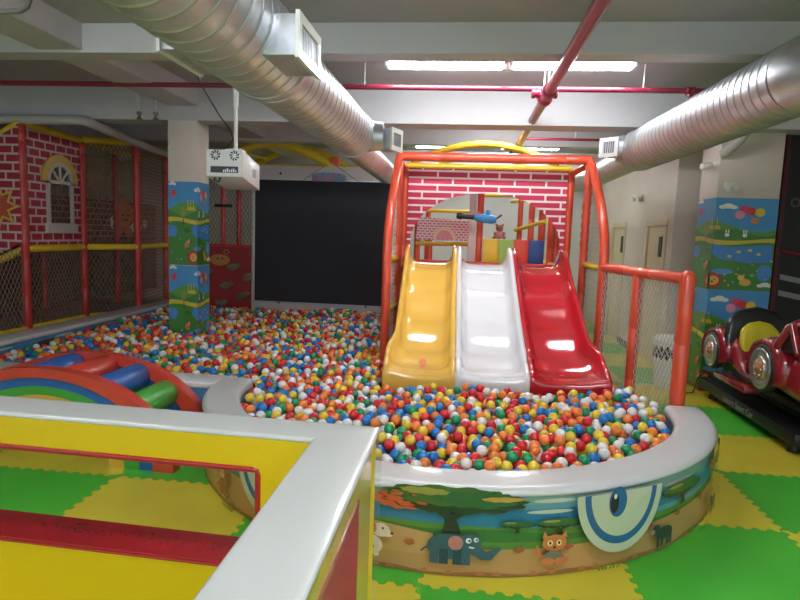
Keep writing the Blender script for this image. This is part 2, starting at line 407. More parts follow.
def cam_dome(loc, d, label):
    t = thing('emergency_light', label, 'light', loc)
    x, y, z = loc
    T1(lambda q: q.box((x-.05,y-.03,z-.05),(x+.05,y,z+.05),WHITE), 'housing', t, .01)
    for s in (-.04,.04): T1(lambda q: q.lathe((x+s,y-.03,z),(s*4,-1,-.2),[(0,.018),(.03,.034),(.05,.03)],WHITE,14), 'lamp_head', t)
cam_dome((2.80,6.83,2.26), 0, 'small white twin-head emergency light above the wallpaper on the wide pillar')
def wall_light(y, z, label):
    t = thing('emergency_light', label, 'light', (2.56,y,z))
    T1(lambda q: q.box((2.52,y-.08,z-.06),(2.563,y+.08,z+.04),WHITE), 'housing', t, .01)
    for s in (-.1,.1): T1(lambda q: q.lathe((2.53,y+s,z),(-1,s*2,-.3),[(0,.025),(.05,.05),(.07,.045)],WHITE,14), 'lamp_head', t)
wall_light(9.2, 2.30, 'white twin-head emergency light on the cream wall between the doors')
t = thing('security_camera', 'white security camera mounted on the left edge of the wide pillar', 'camera', (2.69,6.95,2.55))
T1(lambda q: (q.lathe((2.69,6.95,2.5),(-1,0,0),[(0,.03),(.03,.03),(.05,.015)],WHITE,14)), 'bracket', t)
T1(lambda q: q.lathe((2.65,6.95,2.5),(-1,-.4,-.15),[(0,.03),(.01,.04),(.12,.04),(.13,.03)],WHITE,16), 'camera_body', t)

# ------------------------------------------------------------------ lights
def ceiling_light(x, y, label, L=1.02, group=None):
    t = thing('ceiling_light', label, 'light', (x,y,ZC), group)
    T1(lambda q: (q.box((x-L/2,y-.09,ZC-.035),(x+L/2,y+.09,ZC),WHITE), q.box((x-L/2-.02,y-.09,ZC-.07),(x-L/2,y+.09,ZC),WHITE), q.box((x+L/2,y-.09,ZC-.07),(x+L/2+.02,y+.09,ZC),WHITE)), 'housing', t)
    for s in (-.045,.045):
        tubeo('tube', [(x-L/2+.01,y+s,ZC-.06),(x+L/2-.01,y+s,ZC-.06)], .022, TUBE, t, 10)
ceiling_light(-.25,5.45,'left of the two lit twin-tube lights above the slides')
ceiling_light(.85,5.45,'right of the two lit twin-tube lights above the slides')
ceiling_light(-.52,10.35,'lit twin-tube light behind the tower, left one of the far pair',.8)
ceiling_light(1.0,10.35,'lit twin-tube light behind the tower, right one of the far pair',.95)
ceiling_light(.3,1.0,'lit twin-tube light on the ceiling nearly above the camera')
ceiling_light(1.5,1.0,'lit twin-tube light on the ceiling above and right of the camera')
ceiling_light(.1,-.9,'added twin-tube fill light, unseen on the ceiling behind the camera')  # added out of view to brighten the yellow foreground panel
ceiling_light(-2.6,1.9,'added twin-tube fill light, unseen high on the left nearer than the frame shows')  # fill fixture added off-frame to lift the left floor and rainbow climber
ceiling_light(.5,7.8,'added twin-tube fill light for the tower, hidden from the front by the deep cross beam')  # unseen fixture added to brighten the inside of the tower

# ------------------------------------------------------------------ air ducts
def ribbed(q, p0, p1, r, m, step, dr=.006, n=36):
    p0 = Vector(p0); p1 = Vector(p1); L = (p1-p0).length; prof = [(0,r)]; d = step
    while d < L-.02:
        prof += [(d-.014,r),(d-.007,r),(d-.003,r+dr),(d+.003,r+dr),(d+.007,r),(d+.014,r)]; d += step
    prof.append((L,r)); q.lathe(p0, p1-p0, prof, m, n)
    d = step; A_ = (p1-p0).normalized()
    while d < L-.02:
        q.lathe(p0+A_*(d-.004), A_, [(0,r+.001),(.001,r+dr+.0015),(.007,r+dr+.0015),(.008,r+.001)], STEEL2, n, True, False); d += step
GRILL = mat('grille_dark', (.12,.13,.14), .6)
def vent_box(parent, c, n, w, h, d, side=Vector((0,1,0)), frame=True):
    """sheet-metal boot ending in a framed louvre; c = centre of mouth, n = outward"""
    t = min(.028, h*.2)
    n = Vector(n).normalized(); side = Vector(side); side = (side-n*side.dot(n)).normalized(); u = n.cross(side); c = Vector(c)
    Mx = Matrix((( side.x,u.x,n.x,c.x),(side.y,u.y,n.y,c.y),(side.z,u.z,n.z,c.z),(0,0,0,1)))
    q = MB(); q.box((-w/2,-h/2,-d),(w/2,h/2,-.004),STEEL,Mx); b = q.build('vent_box', parent, .003)
    q = MB()
    for a in ((-w/2-.01,-h/2-.01,-.006, w/2+.01,-h/2+t,.01),(-w/2-.01,h/2-t,-.006,w/2+.01,h/2+.01,.01),(-w/2-.01,-h/2+t,-.006,-w/2+t,h/2-t,.01),(w/2-t,-h/2+t,-.006,w/2+.01,h/2-t,.01)):
        q.box(a[:3], a[3:], WHITE, Mx)
    q.build('grille_frame', b)
    q = MB(); q.box((-w/2+.01,-h/2+.01,-.02),(w/2-.01,h/2-.01,-.003),GRILL,Mx)
    k = -w/2+.03
    while k < w/2-.03:
        q.box((k,-h/2+.02,-.003),(k+.008,h/2-.02,.004),STEEL,Mx); k += .024
    q.build('louvre', b)
D = thing('air_duct', 'large round galvanised duct with ribbed seams crossing the ceiling on the left', 'duct', (-1.07,3,2.5))
ax = lambda y: (-.95, y, 2.43)
T1(lambda q: ribbed(q, (-.93,.2,2.44), (-.945,2.68,2.435), .20, STEEL, .10, .003), 'duct_section', D)
T1(lambda q: q.lathe((-.945,2.68,2.435), (0,1,0), [(0,.202),(.01,.208),(.04,.208),(.05,.202),(.12,.186),(.16,.186)], STEEL, 36), 'reducer', D)
T1(lambda q: ribbed(q, ax(2.82), ax(4.75), .186, STEEL, .1, .0015), 'duct_section', D)
def elbow(q):
    q.lathe(ax(4.75), (0,1,0), [(0,.19),(.005,.195),(.03,.195),(.06,.18),(.11,.12)], STEEL, 30)
    q.lathe((-.90,4.84,2.42), (1,.1,0), [(-.05,.1),(.04,.12),(.08,.13),(.12,.12),(.2,.11)], STEEL, 24)
T1(elbow, 'elbow', D)
tubeo('duct_section', [(-.95,4.8,2.36),(-1.0,7.4,2.37)], .125, STEEL, D, 24)
vent_box(D, (-.66,2.40,2.375), (1,0,0), .31, .15, .18)
vent_box(D, (-1.32,2.66,2.41), (-1,0,0), .40, .055, .25)
vent_box(D, (-.60,4.9,2.40), (1,-.35,0), .19, .16, .14)
D = thing('air_duct', 'round galvanised duct on the right turning out of view above the ride', 'duct', (1.75,5,2.56))
T1(lambda q: ribbed(q, (1.765,3.5,2.565), (1.69,6.2,2.55), .2, STEEL, .09, .0025), 'duct_section', D)
pts = [(1.765,3.5,2.565),(1.78,3.38,2.57),(1.83,3.27,2.57),(1.92,3.18,2.57),(2.05,3.12,2.57),(3.6,3.0,2.57)]
T1(lambda q: q.tube(pts,[.203,.203,.203,.203,.203,.203],STEEL,30), 'elbow', D)
T1(lambda q: (q.lathe((1.69,6.2,2.55),(0,1,0),[(0,.203),(.03,.208),(.06,.2),(.12,.13)],STEEL,30), q.lathe((1.66,6.28,2.56),(-1,0,0),[(-.05,.11),(.1,.125),(.14,.14),(.18,.125),(.2,.12)],STEEL,24)), 'end_cap', D)
tubeo('duct_section', [(1.66,6.3,2.5),(1.6,7.9,2.45),(1.4,9.6,2.45)], .14, STEEL, D, 24)
vent_box(D, (1.38,6.22,2.57), (-.72,-.7,0), .19, .17, .16)

# ------------------------------------------------------------------ red sprinkler pipes
def coupling(q, p, axis, r): q.lathe(Vector(p)-Vector(axis)*.04, axis, [(0,r*1.1),(.005,r*1.45),(.03,r*1.45),(.035,r*1.2),(.045,r*1.2),(.05,r*1.45),(.075,r*1.45),(.08,r*1.1)], PIPE, 14)
def head(q, x, y, z):
    q.tube([(x,y,z),(x,y,z-.07)], .016, PIPE, 10); q.lathe((x,y,z-.03),(0,0,-1),[(0,.028),(.02,.028)],PIPE,10)
    q.tube([(x,y,z-.07),(x,y,z-.12)], .01, PIPE, 8); q.lathe((x,y,z-.12),(0,0,-1),[(0,.008),(.01,.025),(.014,.025)],PIPE,10)
t = thing('sprinkler_pipe', 'thin dark red sprinkler pipe running across the whole hall below the ceiling', 'pipe', (0,5.6,2.98))
tubeo('pipe', [(-6.5,5.6,3.0),(2.9,5.6,2.972)], .024, PIPE, t)
for x in (-1.0,.64,1.5,-2.6): tubeo('hanger_rod', [(x,5.6,2.985),(x,5.6,ZC)], .006, WHITE, t, 6)
for x in (1.9,): T1(lambda q: (head(q,x,5.6,2.975), coupling(q,(x,5.6,2.975),(1,0,0),.024)), 'sprinkler_head', t)
T1(lambda q: head(q,-1.78,5.62,2.97), 'sprinkler_head', t)
t = thing('sprinkler_pipe', 'thick glossy red main pipe running lengthwise towards the tower', 'pipe', (.64,5,2.9))
tubeo('pipe', [(.66,-.5,2.90),(.655,5.5,2.90),(.65,9.5,2.88)], .045, PIPE, t, 16)
for y in (5.32,5.62,8.9,9.4): T1(lambda q: coupling(q,(.655,y,2.9),(0,1,0),.045), 'coupling', t)
T1(lambda q: (coupling(q,(.72,5.6,2.94),(1,0,0),.03), coupling(q,(.57,5.6,2.94),(1,0,0),.03), q.tube([(.655,5.6,2.9),(.655,5.6,2.97)],.03,PIPE,10)), 'tee_joint', t)
for y in (2.5,5.42): tubeo('hanger_rod', [(.655,y,2.94),(.655,y,ZC)], .007, WHITE, t, 6)
t = thing('sprinkler_pipe', 'short thin red sprinkler pipe above the far lights', 'pipe', (1.2,8.3,2.9))
tubeo('pipe', [(.66,8.3,2.97),(2.3,8.3,2.97)], .018, PIPE, t)
T1(lambda q: head(q,1.75,8.3,2.965), 'sprinkler_head', t)
for x in (.72,1.4): tubeo('hanger_rod', [(x,8.3,2.98),(x,8.3,ZC)], .006, WHITE, t, 6)
# pale waste pipes
PVC = mat('pale_pvc', (.55,.54,.51), .45)
tag(tubeo('drain_pipe', [(-6.9,6.47,2.79),(-4.62,6.47,2.80),(-4.42,6.5,2.80),(-4.36,6.62,2.78),(-4.45,7.2,2.76),(-4.75,8.6,2.77),(-5.2,12.4,2.8)], .055, PVC), 'pale grey drain pipe under the beam above the brick house', 'pipe')
tag(tubeo('drain_pipe', [(2.88,6.55,3.15),(2.88,6.6,2.95),(2.82,6.68,2.75),(2.72,6.79,2.62),(2.69,6.82,2.61)], .05, PVC), 'short pale drain pipe bending against the top of the wide pillar', 'pipe')
tag(tubeo('conduit', [(-3.8,3.66,2.97),(-3.04,3.66,2.97),(-2.89,3.65,2.97),(-2.80,3.60,2.98),(-2.72,3.53,3.02),(-2.68,3.48,3.1),(-2.67,3.47,3.19)], .018, mat('conduit_grey',(.25,.25,.24),.5,.4), None, 8), 'grey metal conduit curving at the top left corner', 'pipe')
for x, L in ((-3.62,'left small brass valve hanging under the lengthwise beam'),(-3.43,'right small brass valve hanging under the lengthwise beam')):
    v = thing('sprinkler_valve', L, 'valve', (x,6.3,2.85))
    tubeo('stem', [(x,6.3,3.0 if x > -3.46 else ZC),(x,6.3,2.86)], .012, PVC, v, 8)
    T1(lambda q: q.lathe((x,6.3,2.87),(0,0,-1),[(0,.02),(.02,.03),(.04,.015),(.06,.015),(.07,.03),(.08,.03)],mat('brass',(.25,.2,.12),.4,.8),12), 'valve_head', v)

# ------------------------------------------------------------------ projector
t = thing('projector', 'white box projector with two fan grilles hanging from the ceiling', 'projector', (-2.1,5.2,2.9))
px0, px1, py0, py1, pz0, pz1 = -2.277,-1.945,5.02,5.45,2.082,2.315
def pcase(q):
    dz = .085
    V = [(px0,py0,pz0),(px1,py0,pz0),(px1,py1,pz0-dz),(px0,py1,pz0-dz),(px0,py0,pz1),(px1,py0,pz1),(px1,py1,pz1-dz),(px0,py1,pz1-dz)]
    q.add(V, [(0,3,2,1),(4,5,6,7),(0,1,5,4),(1,2,6,5),(2,3,7,6),(3,0,4,7)], WHITE)
T1(pcase, 'case', t, .008)
T1(lambda q: q.lathe((-2.11,py1-.005,2.12),(0,1,-.15),[(0,.05),(.03,.05),(.035,.042)],BLACK,20), 'lens', t)
def fan(cx, cz):
    def f(q):
        for k in range(9):
            a = 2*PI*k/9; u = Vector((math.cos(a),0,math.sin(a))); v = Vector((math.cos(a+1.9),0,math.sin(a+1.9)))
            c = Vector((cx,py0-.0035,cz)); P = [c+u*.016, c+u*.022+v*.004, c+u*.045+v*.022, c+u*.047+v*.008, c+u*.024-v*.004]
            q.add(P, [(0,1,2,3,4)], BLACK); q.add([p+Vector((0,.002,0)) for p in P], [(4,3,2,1,0)], BLACK)
    return f
T1(fan(-2.19,2.265), 'fan_grille', t); T1(fan(-2.02,2.262), 'fan_grille', t)
def slot(q):
    q.box((-2.235,py0-.003,2.115),(-1.985,py0+.004,2.17),BLACK)
    for k in range(7): q.box((-2.12+.018*k,py0-.006,2.122),(-2.11+.018*k,py0-.002,2.14+.006*(k%3)),STEEL)
T1(slot, 'connector_slot', t)
T1(lambda q: q.box((px1-.001,5.26,2.10),(px1+.002,5.34,2.18),paint(190,180,200)), 'side_label', t)
T1(lambda q: (q.tube([(-2.08,5.2,pz1),(-2.08,5.2,2.75)],.018,WHITE,12), q.tube([(-2.08,5.2,2.7),(-2.08,5.2,ZC)],.026,WHITE,12), q.box((-2.15,5.13,pz1),(-2.01,5.27,pz1+.02),WHITE)), 'mount_pole', t)
tubeo('cable', [(-2.22,4.6,3.0),(-2.2,4.75,2.8),(-2.15,5.0,2.6),(-2.11,5.15,2.5),(-2.1,5.19,2.42),(-2.16,5.2,2.36),(-2.2,5.2,2.32)], .006, BLACK, t, 6)
T1(lambda q: q.tube([(-2.2,5.04,pz0+.005),(-2.21,5.04,pz0-.03),(-2.17,5.04,pz0-.045),(-2.15,5.04,pz0+.005)],.008,BLACK,6), 'cable_loop', t)

# ------------------------------------------------------------------ big dark screen on the back of the pit
t = thing('projection_screen', 'large dark projection screen in a white surround behind the ball pit', 'screen', (-2.3,9.1,.2))
T1(lambda q: q.box((-3.36,9.06,.2),(-.95,9.12,2.62),mat('white_board',(.62,.61,.6),.5)), 'surround', t, .005)
boxo('screen_cloth', (-3.30,9.045,.50), (-1.12,9.06,2.40), DARK, t)
T1(lambda q: (q.box((-3.32,9.035,.475),(-1.10,9.06,.50),mat('silver_trim',(.5,.5,.52),.35,.6)), q.box((-3.325,9.035,.475),(-3.30,9.06,2.41),mat('silver_trim',(.5,.5,.52),.35,.6)), q.box((-3.32,9.035,2.40),(-1.10,9.06,2.415),STEEL)), 'screen_frame', t)
for x in (-2.9,-1.5): T1(lambda q: q.lathe((x,9.045,.485),(0,-1,0),[(0,.02),(.01,.018)],BLACK,12), 'bolt', t)
for x in (-2.9,-1.42): T1(lambda q: q.lathe((x,9.06,2.5),(0,-1,0),[(0,.02),(.01,.018)],BLACK,12), 'bolt', t)
# small colourful hanging sign
t = thing('hanging_sign', 'small colourful children play sign hanging on strings above the dark screen', 'sign', (-2.11,8.95,2.4))
sg = MB(); outl = []
for i in range(41):
    a = i/40; outl.append((-.26+.52*a, .045+.035*math.sin(PI*a)+.012*abs(math.sin(a*PI*6))))
sg.prism([(-.26,-.045),(.26,-.045)]+outl[::-1], .012, paint(112,136,166), O=(-2.11,8.93,2.43), U=(1,0,0), V=(0,0,1), W=(0,1,0)); sg.build('sign_board', t)
for i, (ch, cc) in enumerate(zip('室内儿童乐园', ((170,40,110),(200,50,120),(214,90,60),(220,70,100),(60,130,130),(70,110,150)))):
    text('sign_letter', ch, .085, paint(*cc), t, Matrix.Translation((-2.315+.082*i, 8.926, 2.395)) @ Matrix.Rotation(PI/2,4,'X'), .002)
for i in range(5): T1(lambda q: q.lathe((-2.28+.085*i,8.927,2.488+.02*math.sin(PI*(i+.5)/5)),(0,-1,0),[(0,.016),(.004,.016)],paint(*[(60,150,140),(70,90,190),(60,160,120),(200,60,100),(90,90,180)][i]),12), 'sign_dot', t)
for a in ((-2.14,2.62,-2.5,2.40),(-2.02,2.62,-1.66,2.40)):
    tubeo('string', [(a[0],8.94,a[1]+.02),(a[2],8.94,a[3])], .004, BLACK, t, 6)

# ------------------------------------------------------------------ back frame behind the pit (arches, climbing wall)
t = thing('climbing_frame', 'red and yellow padded frame with a climbing wall and arches beside the dark screen', 'play structure', (-3.7,9.3,0))
foam('rail', (-4.3,9.35,2.63), (-.9,9.35,2.63), YEL, t, .045)
foam('rail', (-4.3,9.14,1.34), (-3.35,9.14,1.34), RED, t, .03)
for x in (-4.25,-3.87,-3.61,-3.36): foam('post', (x,9.17,.2 if x in (-4.25,-3.36) else 1.34), (x,9.17,2.6), RED, t, .035)
def arch(x0, x1, y, z0, rise, m, name='arch_tube', r=.04):
    return tubeo(name, [(x0+(x1-x0)*i/24, y, z0+rise*math.sin(PI*i/24)) for i in range(25)], r, m, t, 12)
arch(-4.2,-2.05,9.3,2.60,.38,YEL,'arch_tube',.07); arch(-4.2,-2.05,10.9,2.70,.42,YEL,'arch_tube',.07)
for i in (5,9,13,17): 
    x = -4.2+2.15*i/24; z = 2.63+.42*math.sin(PI*i/24); foam('arch_tie', (x,9.3,z-.03), (x,10.9,z+.06), YEL, t, .03)
T1(lambda q: q.box((-2.16,9.24,2.60),(-2.02,9.30,2.79),ORANGE), 'bracket_pad', t, .01)
REDB = mat('red_board', (.33,.018,.02), .5)
boxo('climbing_board', (-4.3,9.08,.2), (-3.36,9.13,1.33), REDB, t)
HOLD = noisy('climbing_hold', (.15,.11,.07), (.28,.21,.13), 6, .8, 0, .6)
for x, z, s, a in ((-3.64,1.02,.13,.1),(-3.42,.86,.09,.6),(-3.76,.72,.13,.2),(-3.50,.56,.14,.3),(-3.85,.43,.11,.1),(-4.1,.9,.12,.3)):
    q = MB(); pts = [(-s,.02),(-s*.3,.06),(s*.6,.055),(s,.0),(s*.4,-.045),(-.2*s,-.065),(-s*.8,-.03)]
    ca, sa = math.cos(a), math.sin(a)
    q.prism([(p[0]*ca-p[1]*sa, p[0]*sa+p[1]*ca) for p in pts], .05, HOLD, O=(x,9.08,z), U=(1,0,0), V=(0,0,1), W=(0,-1,0)); q.build('climbing_hold', t, .012)
A = Art(lambda u, v, h: (-3.95+u, 9.08-h, 1.12+v))
A.ell(.06,0,.17,.09,paint(190,130,60)); A.ell(.17,.13,.05,.04,paint(190,130,60)); A.ell(.17,.13,.035,.027,paint(120,30,30)); A.ell(.1,.02,.02,.015,paint(90,40,20)); A.ell(0.02,.02,.02,.015,paint(90,40,20))
A.build('painted_face', t)
net('net', (-4.25,9.19,1.36), (.89,0,0), (0,0,1.24), NETD, t, .05, .004)
t = thing('dark_bar', 'small dark bar seen through the net above the climbing board', 'bar', (-3.85,9.13,1.98))
T1(lambda q: q.box((-3.99,9.1,1.955),(-3.70,9.125,2.005),BLACK), 'bar', t, .01)

# ------------------------------------------------------------------ left play frame with brick house
BR_L = brick_mat('brick_cloth_side', (1,2), (.40,.02,.05), (.58,.47,.43), .19, .1, .013)
BR_F = brick_mat('brick_cloth_front', (0,2), (.40,.02,.05), (.58,.47,.43), .19, .1, .013)
t = thing('netted_playhouse', 'dim red and yellow netted play frame with a brick-print house along the left side', 'play structure', (-5.3,7.5,0))
X = -5.15
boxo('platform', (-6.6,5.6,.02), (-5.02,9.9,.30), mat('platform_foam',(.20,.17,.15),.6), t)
def gable(q):
    q.prism([(6.43,1.36),(7.53,1.35),(7.53,2.66),(6.43,2.72)], .03, BR_L, O=(X,0,0), U=(0,1,0), V=(0,0,1), W=(-1,0,0))
# wall with window opening: build as strips around the opening
def housewall(q):
    y0, y1, z0, z1 = 6.43, 7.53, 1.35, 2.70
    wy0, wy1, wz0, wz1 = 6.83, 7.30, 1.60, 2.36
    for a, b, c, d in ((y0,wy0,z0,z1),(wy1,y1,z0,z1),(wy0,wy1,z0,wz0),(wy0,wy1,wz1,z1)): q.box((X-.03,a,c),(X,b,d),BR_L)
T1(housewall, 'brick_panel', t)
q = MB(); q.prism([(-5.15,1.38),(-5.15,2.72),(-6.3,2.12),(-6.3,.85)], .03, BR_F, O=(0,6.40,0), U=(1,0,0), V=(0,0,1), W=(0,1,0)); q.build('brick_panel', t)
# window: yellow arch surround, white frame, spokes
WF = mat('window_white', (.55,.52,.47), .5); YS = mat('window_yellow', (.62,.44,.10), .5)
yc, zc = 7.065, 2.13
def surround(q):
    n = 20; ro, ri = .33, .235
    a = [(yc+ro*math.cos(PI*i/n), zc+ro*1.05*math.sin(PI*i/n)) for i in range(n+1)]; b = [(yc+ri*math.cos(PI*i/n), zc+ri*math.sin(PI*i/n)) for i in range(n+1)]
    for i in range(n):
        P = [a[i],a[i+1],b[i+1],b[i]]; q.prism(P, .03, YS, O=(X+.002,0,0), U=(0,1,0), V=(0,0,1), W=(1,0,0))
w_ = T1(surround, 'window_surround', t)
def wframe(q):
    n = 20; ro, ri = .24, .20
    for i in range(n):
        A0, A1 = PI*i/n, PI*(i+1)/n
        q.prism([(yc+ro*math.cos(A0),zc+ro*math.sin(A0)),(yc+ro*math.cos(A1),zc+ro*math.sin(A1)),(yc+ri*math.cos(A1),zc+ri*math.sin(A1)),(yc+ri*math.cos(A0),zc+ri*math.sin(A0))], .03, WF, O=(X+.006,0,0), U=(0,1,0), V=(0,0,1), W=(1,0,0))
    for k in (45,90,135):
        q.tube([(X+.02,yc,zc),(X+.02,yc+.22*math.cos(R(k)),zc+.22*math.sin(R(k)))],.018,WF,6)
    q.box((X,yc-.24,zc-.02),(X+.035,yc+.24,zc+.02),WF); q.box((X,yc-.24,1.56),(X+.035,yc-.20,zc),WF); q.box((X,yc+.20,1.56),(X+.035,yc+.24,zc),WF)
    q.box((X,yc-.27,1.50),(X+.05,yc+.27,1.62),WF)
T1(wframe, 'window_frame', w_)
q = MB()
def star_pts(r1, r2, n=8): return [((r1 if i%2==0 else r2)*math.sin(PI*i/n), (r1 if i%2==0 else r2)*math.cos(PI*i/n)) for i in range(2*n)]
q.prism(star_pts(.27,.15), .012, YS, O=(-5.42,6.398,1.80), U=(1,0,0), V=(0,0,1), W=(0,-1,0)); q.prism(star_pts(.21,.115), .006, mat('star_orange',(.5,.09,.04),.5), O=(-5.42,6.386,1.80), U=(1,0,0), V=(0,0,1), W=(0,-1,0)); q.build('star', t)
# posts and rails
P1, P2, P3, P4 = (X,6.45), (X,7.53), (-4.78,8.22), (-5.02,9.5)
for (x, y), z1 in ((P1,2.74),(P2,2.7),(P3,2.78),(P4,2.78)): foam('post', (x,y,.30 if x < -5 else .05), (x,y,z1), RED, t, .05)
foam('post', (-6.4,6.45,.3), (-6.4,6.45,2.2), RED, t); foam('post', (-6.4,8.4,.3), (-6.4,8.4,2.78), RED, t); foam('post', (-5.9,9.5,.3), (-5.9,9.5,2.78), RED, t); foam('post', (-6.4,7.4,.3), (-6.4,7.4,1.3), RED, t)
foam('rail', (X,6.45,2.76), (X,7.53,2.72), YEL, t); foam('rail', (X,7.53,2.74), (*P3,2.80), YEL, t); foam('rail', (*P3,2.80), (*P4,2.80), YEL, t)
foam('rail', (X,6.45,2.76), (-6.4,6.45,2.08), YEL, t); foam('rail', (X,7.53,2.72), (-5.35,9.5,2.72), YEL, t, .035); foam('rail', (-6.4,8.4,2.78), (*P3,2.78), YEL, t, .035)
for z in (1.31,): 
    foam('rail', (X,6.45,z), (X,7.53,z), YEL, t); foam('rail', (X,7.53,z), (*P3,z), YEL, t); foam('rail', (*P3,z), (*P4,z), YEL, t)
foam('rail', (X,6.45,1.31), (-6.3,6.45,.8), YEL, t)
for a, b in ((P1,P2),(P2,P3),(P3,P4)): foam('rail', (*a,.36), (*b,.36), YEL, t, .035)
foam('rail', (X,5.7,.36), (X,6.45,.36), YEL, t, .035)
def seg_net(a, b, z0, z1, m, w=.003): net('net', (a[0],a[1],z0), (b[0]-a[0],b[1]-a[1],0), (0,0,z1-z0), m, t, .05, w)
seg_net(P1,P2,.36,1.31,NETD,.004); seg_net(P2,P3,.36,2.74,NETD,.004); seg_net(P3,P4,.36,2.8,NETD,.004); seg_net((X,5.7),P1,.36,1.31,NETD,.004)
net('net', (X-.04,6.85,1.6), (0,.44,0), (0,0,.76), NETD, t, .05, .004)
# dark painted boards inside the frame
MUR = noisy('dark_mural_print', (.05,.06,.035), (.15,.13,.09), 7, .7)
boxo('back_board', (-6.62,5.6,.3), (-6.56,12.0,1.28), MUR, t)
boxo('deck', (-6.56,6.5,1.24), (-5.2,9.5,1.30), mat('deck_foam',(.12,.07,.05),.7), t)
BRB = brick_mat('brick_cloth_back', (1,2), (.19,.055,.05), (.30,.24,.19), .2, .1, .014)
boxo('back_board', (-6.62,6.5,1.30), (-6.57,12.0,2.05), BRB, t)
A = Art(lambda u, v, h: (-6.565+h, 10.85+u*1.0, 1.80+v*.72))
OR = paint(214,110,64); 
A.line([(-.12,.3),(-.2,.5),(-.05,.52),(.02,.3)],.02,paint(80,60,40)); A.line([(.3,.3),(.42,.5)],.02,paint(80,60,40))
A.ell(-.38,-.2,.1,.16,ink_w()); A.ell(.72,-.2,.09,.14,ink_w())
A.ell(.4,.02,.22,.28,OR); A.ell(0,.05,.25,.38,paint(224,118,70)); A.ell(-.06,.0,.06,.03,paint(120,40,30)); A.ell(.12,.0,.06,.03,paint(120,40,30)); A.ell(.03,-.12,.09,.03,paint(130,40,30))
A.ell(-.2,-.38,.15,.14,OR); A.ell(.12,-.4,.15,.13,OR); A.ell(.4,-.32,.2,.15,ink_w()); A.build('painted_creature', t)

# ------------------------------------------------------------------ ball pit walls
CX, CY, RO, RI, ZT = -.06, 4.45, 1.735, 1.49, .45
SKYB = paint(86,150,170)
t = thing('ball_pit_wall', 'curved padded front wall of the ball pit with a jungle print and big eye', 'padded wall', (CX,CY-1.6,0))
def arcpt(th, r, z): return (CX+(r+.10*math.sin(th)**2)*math.sin(th), CY-r*math.cos(th), z)      # th=0 front, + to the right
TH0, TH1 = R(-91), R(90)
def cap(q):
    prof = [(RI-.0,ZT-.07),(RI-.008,ZT-.045),(RI-.004,ZT-.02),(RI+.008,ZT-.006),(RI+.022,ZT),(RI+.04,ZT+.001),(RO-.05,ZT+.001),(RO-.025,ZT),(RO-.008,ZT-.007),(RO+.005,ZT-.02),(RO+.007,ZT-.032),(RO-.002,ZT-.04)]
    n = 72
    vs = []
    for i in range(n+1):
        th = TH0+(TH1-TH0)*i/n
        for r, z in prof: vs.append(arcpt(th, r, z))
    k = len(prof); q.add(vs, [(i*k+j, i*k+j+1, (i+1)*k+j+1, (i+1)*k+j) for i in range(n) for j in range(k-1)], GVIN, True)
    for th, rev in ((TH0,False),(TH1,True)):
        P = [arcpt(th, r, z) for r, z in prof]; q.add(P, [tuple(range(k)) if rev else tuple(range(k-1,-1,-1))], GVIN)
T1(cap, 'top_pad', t)
PITBL = noisy('pit_side_blue', (.12,.26,.42), (.28,.45,.55), 4, .4, 0, 0, 3, .3)
def body(q):
    n = 72; vs = []
    for i in range(n+1):
        th = TH0+(TH1-TH0)*i/n
        for r, z in ((RI,ZT-.05),(RI,.0),(RO-.006,.0),(RO-.006,ZT-.035)): vs.append(arcpt(th, r, z))
    q.add(vs, [(i*4+j, (i+1)*4+j, (i+1)*4+j+1, i*4+j+1) for i in range(n) for j in range(3)], PITBL, True)
    for th in (TH0, TH1): q.add([arcpt(th,r,z) for r, z in ((RI,0),(RO-.006,0),(RO-.006,ZT-.04),(RI,ZT-.06))], [(0,1,2,3)], WVIN)
T1(body, 'foam_body', t)
def cm(u, v, h): return arcpt((u+.09)/RO, RO-.004+h, v)
A = Art(cm)
UL, UR = TH0*RO-.09, TH1*RO-.09
A.band(UL, UR, .004, .42, paint(96,150,168), 90)
A.band(UL, UR, lambda u: .36+.012*math.sin(u*2.3), .415, paint(120,160,160), 90)
A.band(UL, UR, .255, lambda u: .33+.015*math.sin(u*1.7+1), paint(50,124,160), 90)
for cu, cv, a in ((.47,.385,.11),(.45,.33,.12),(-.55,.38,.12),(1.3,.36,.15),(-1.5,.37,.15)): A.ell(cu, cv, a, .010, paint(190,200,180), rings=3)
gr = lambda u: .245+.02*math.sin(u*2.1+2.2)
A.band(UL, UR, .02, gr, paint(92,140,62), 90)
A.band(UL, UR, .18, lambda u: gr(u)-.02+.008*math.sin(u*9), paint(66,120,56), 90)
sand = lambda u: .185+.04*math.sin(u*1.5-2.0)*(1 if u < .9 else .6)
A.band(UL, UR, .004, sand, paint(190,148,96), 90)
A.band(-.7, -.12, .1, lambda u: .25-.12*(u+.7)**2, paint(196,156,104), 30)
A.band(UL, UR, .004, lambda u: .022+.006*math.sin(u*14), paint(150,104,66), 140)
# rim of rocks along the path and tufts
rr = random.Random(4)
for i in range(64):
    u = UL+(UR-UL)*(i+.5)/64+rr.uniform(-.02,.02)
    A.poly([(u-.03,sand(u)-.004),(u-.012,sand(u)+.016),(u+.02,sand(u)+.018),(u+.028,sand(u)-.004),(u,sand(u)-.016)] if i%3==0 else [(u-.02,.012),(u-.006,.034),(u+.018,.036),(u+.028,.014)], paint(168,96,60) if i%3==0 else paint(178,120,76), 1)
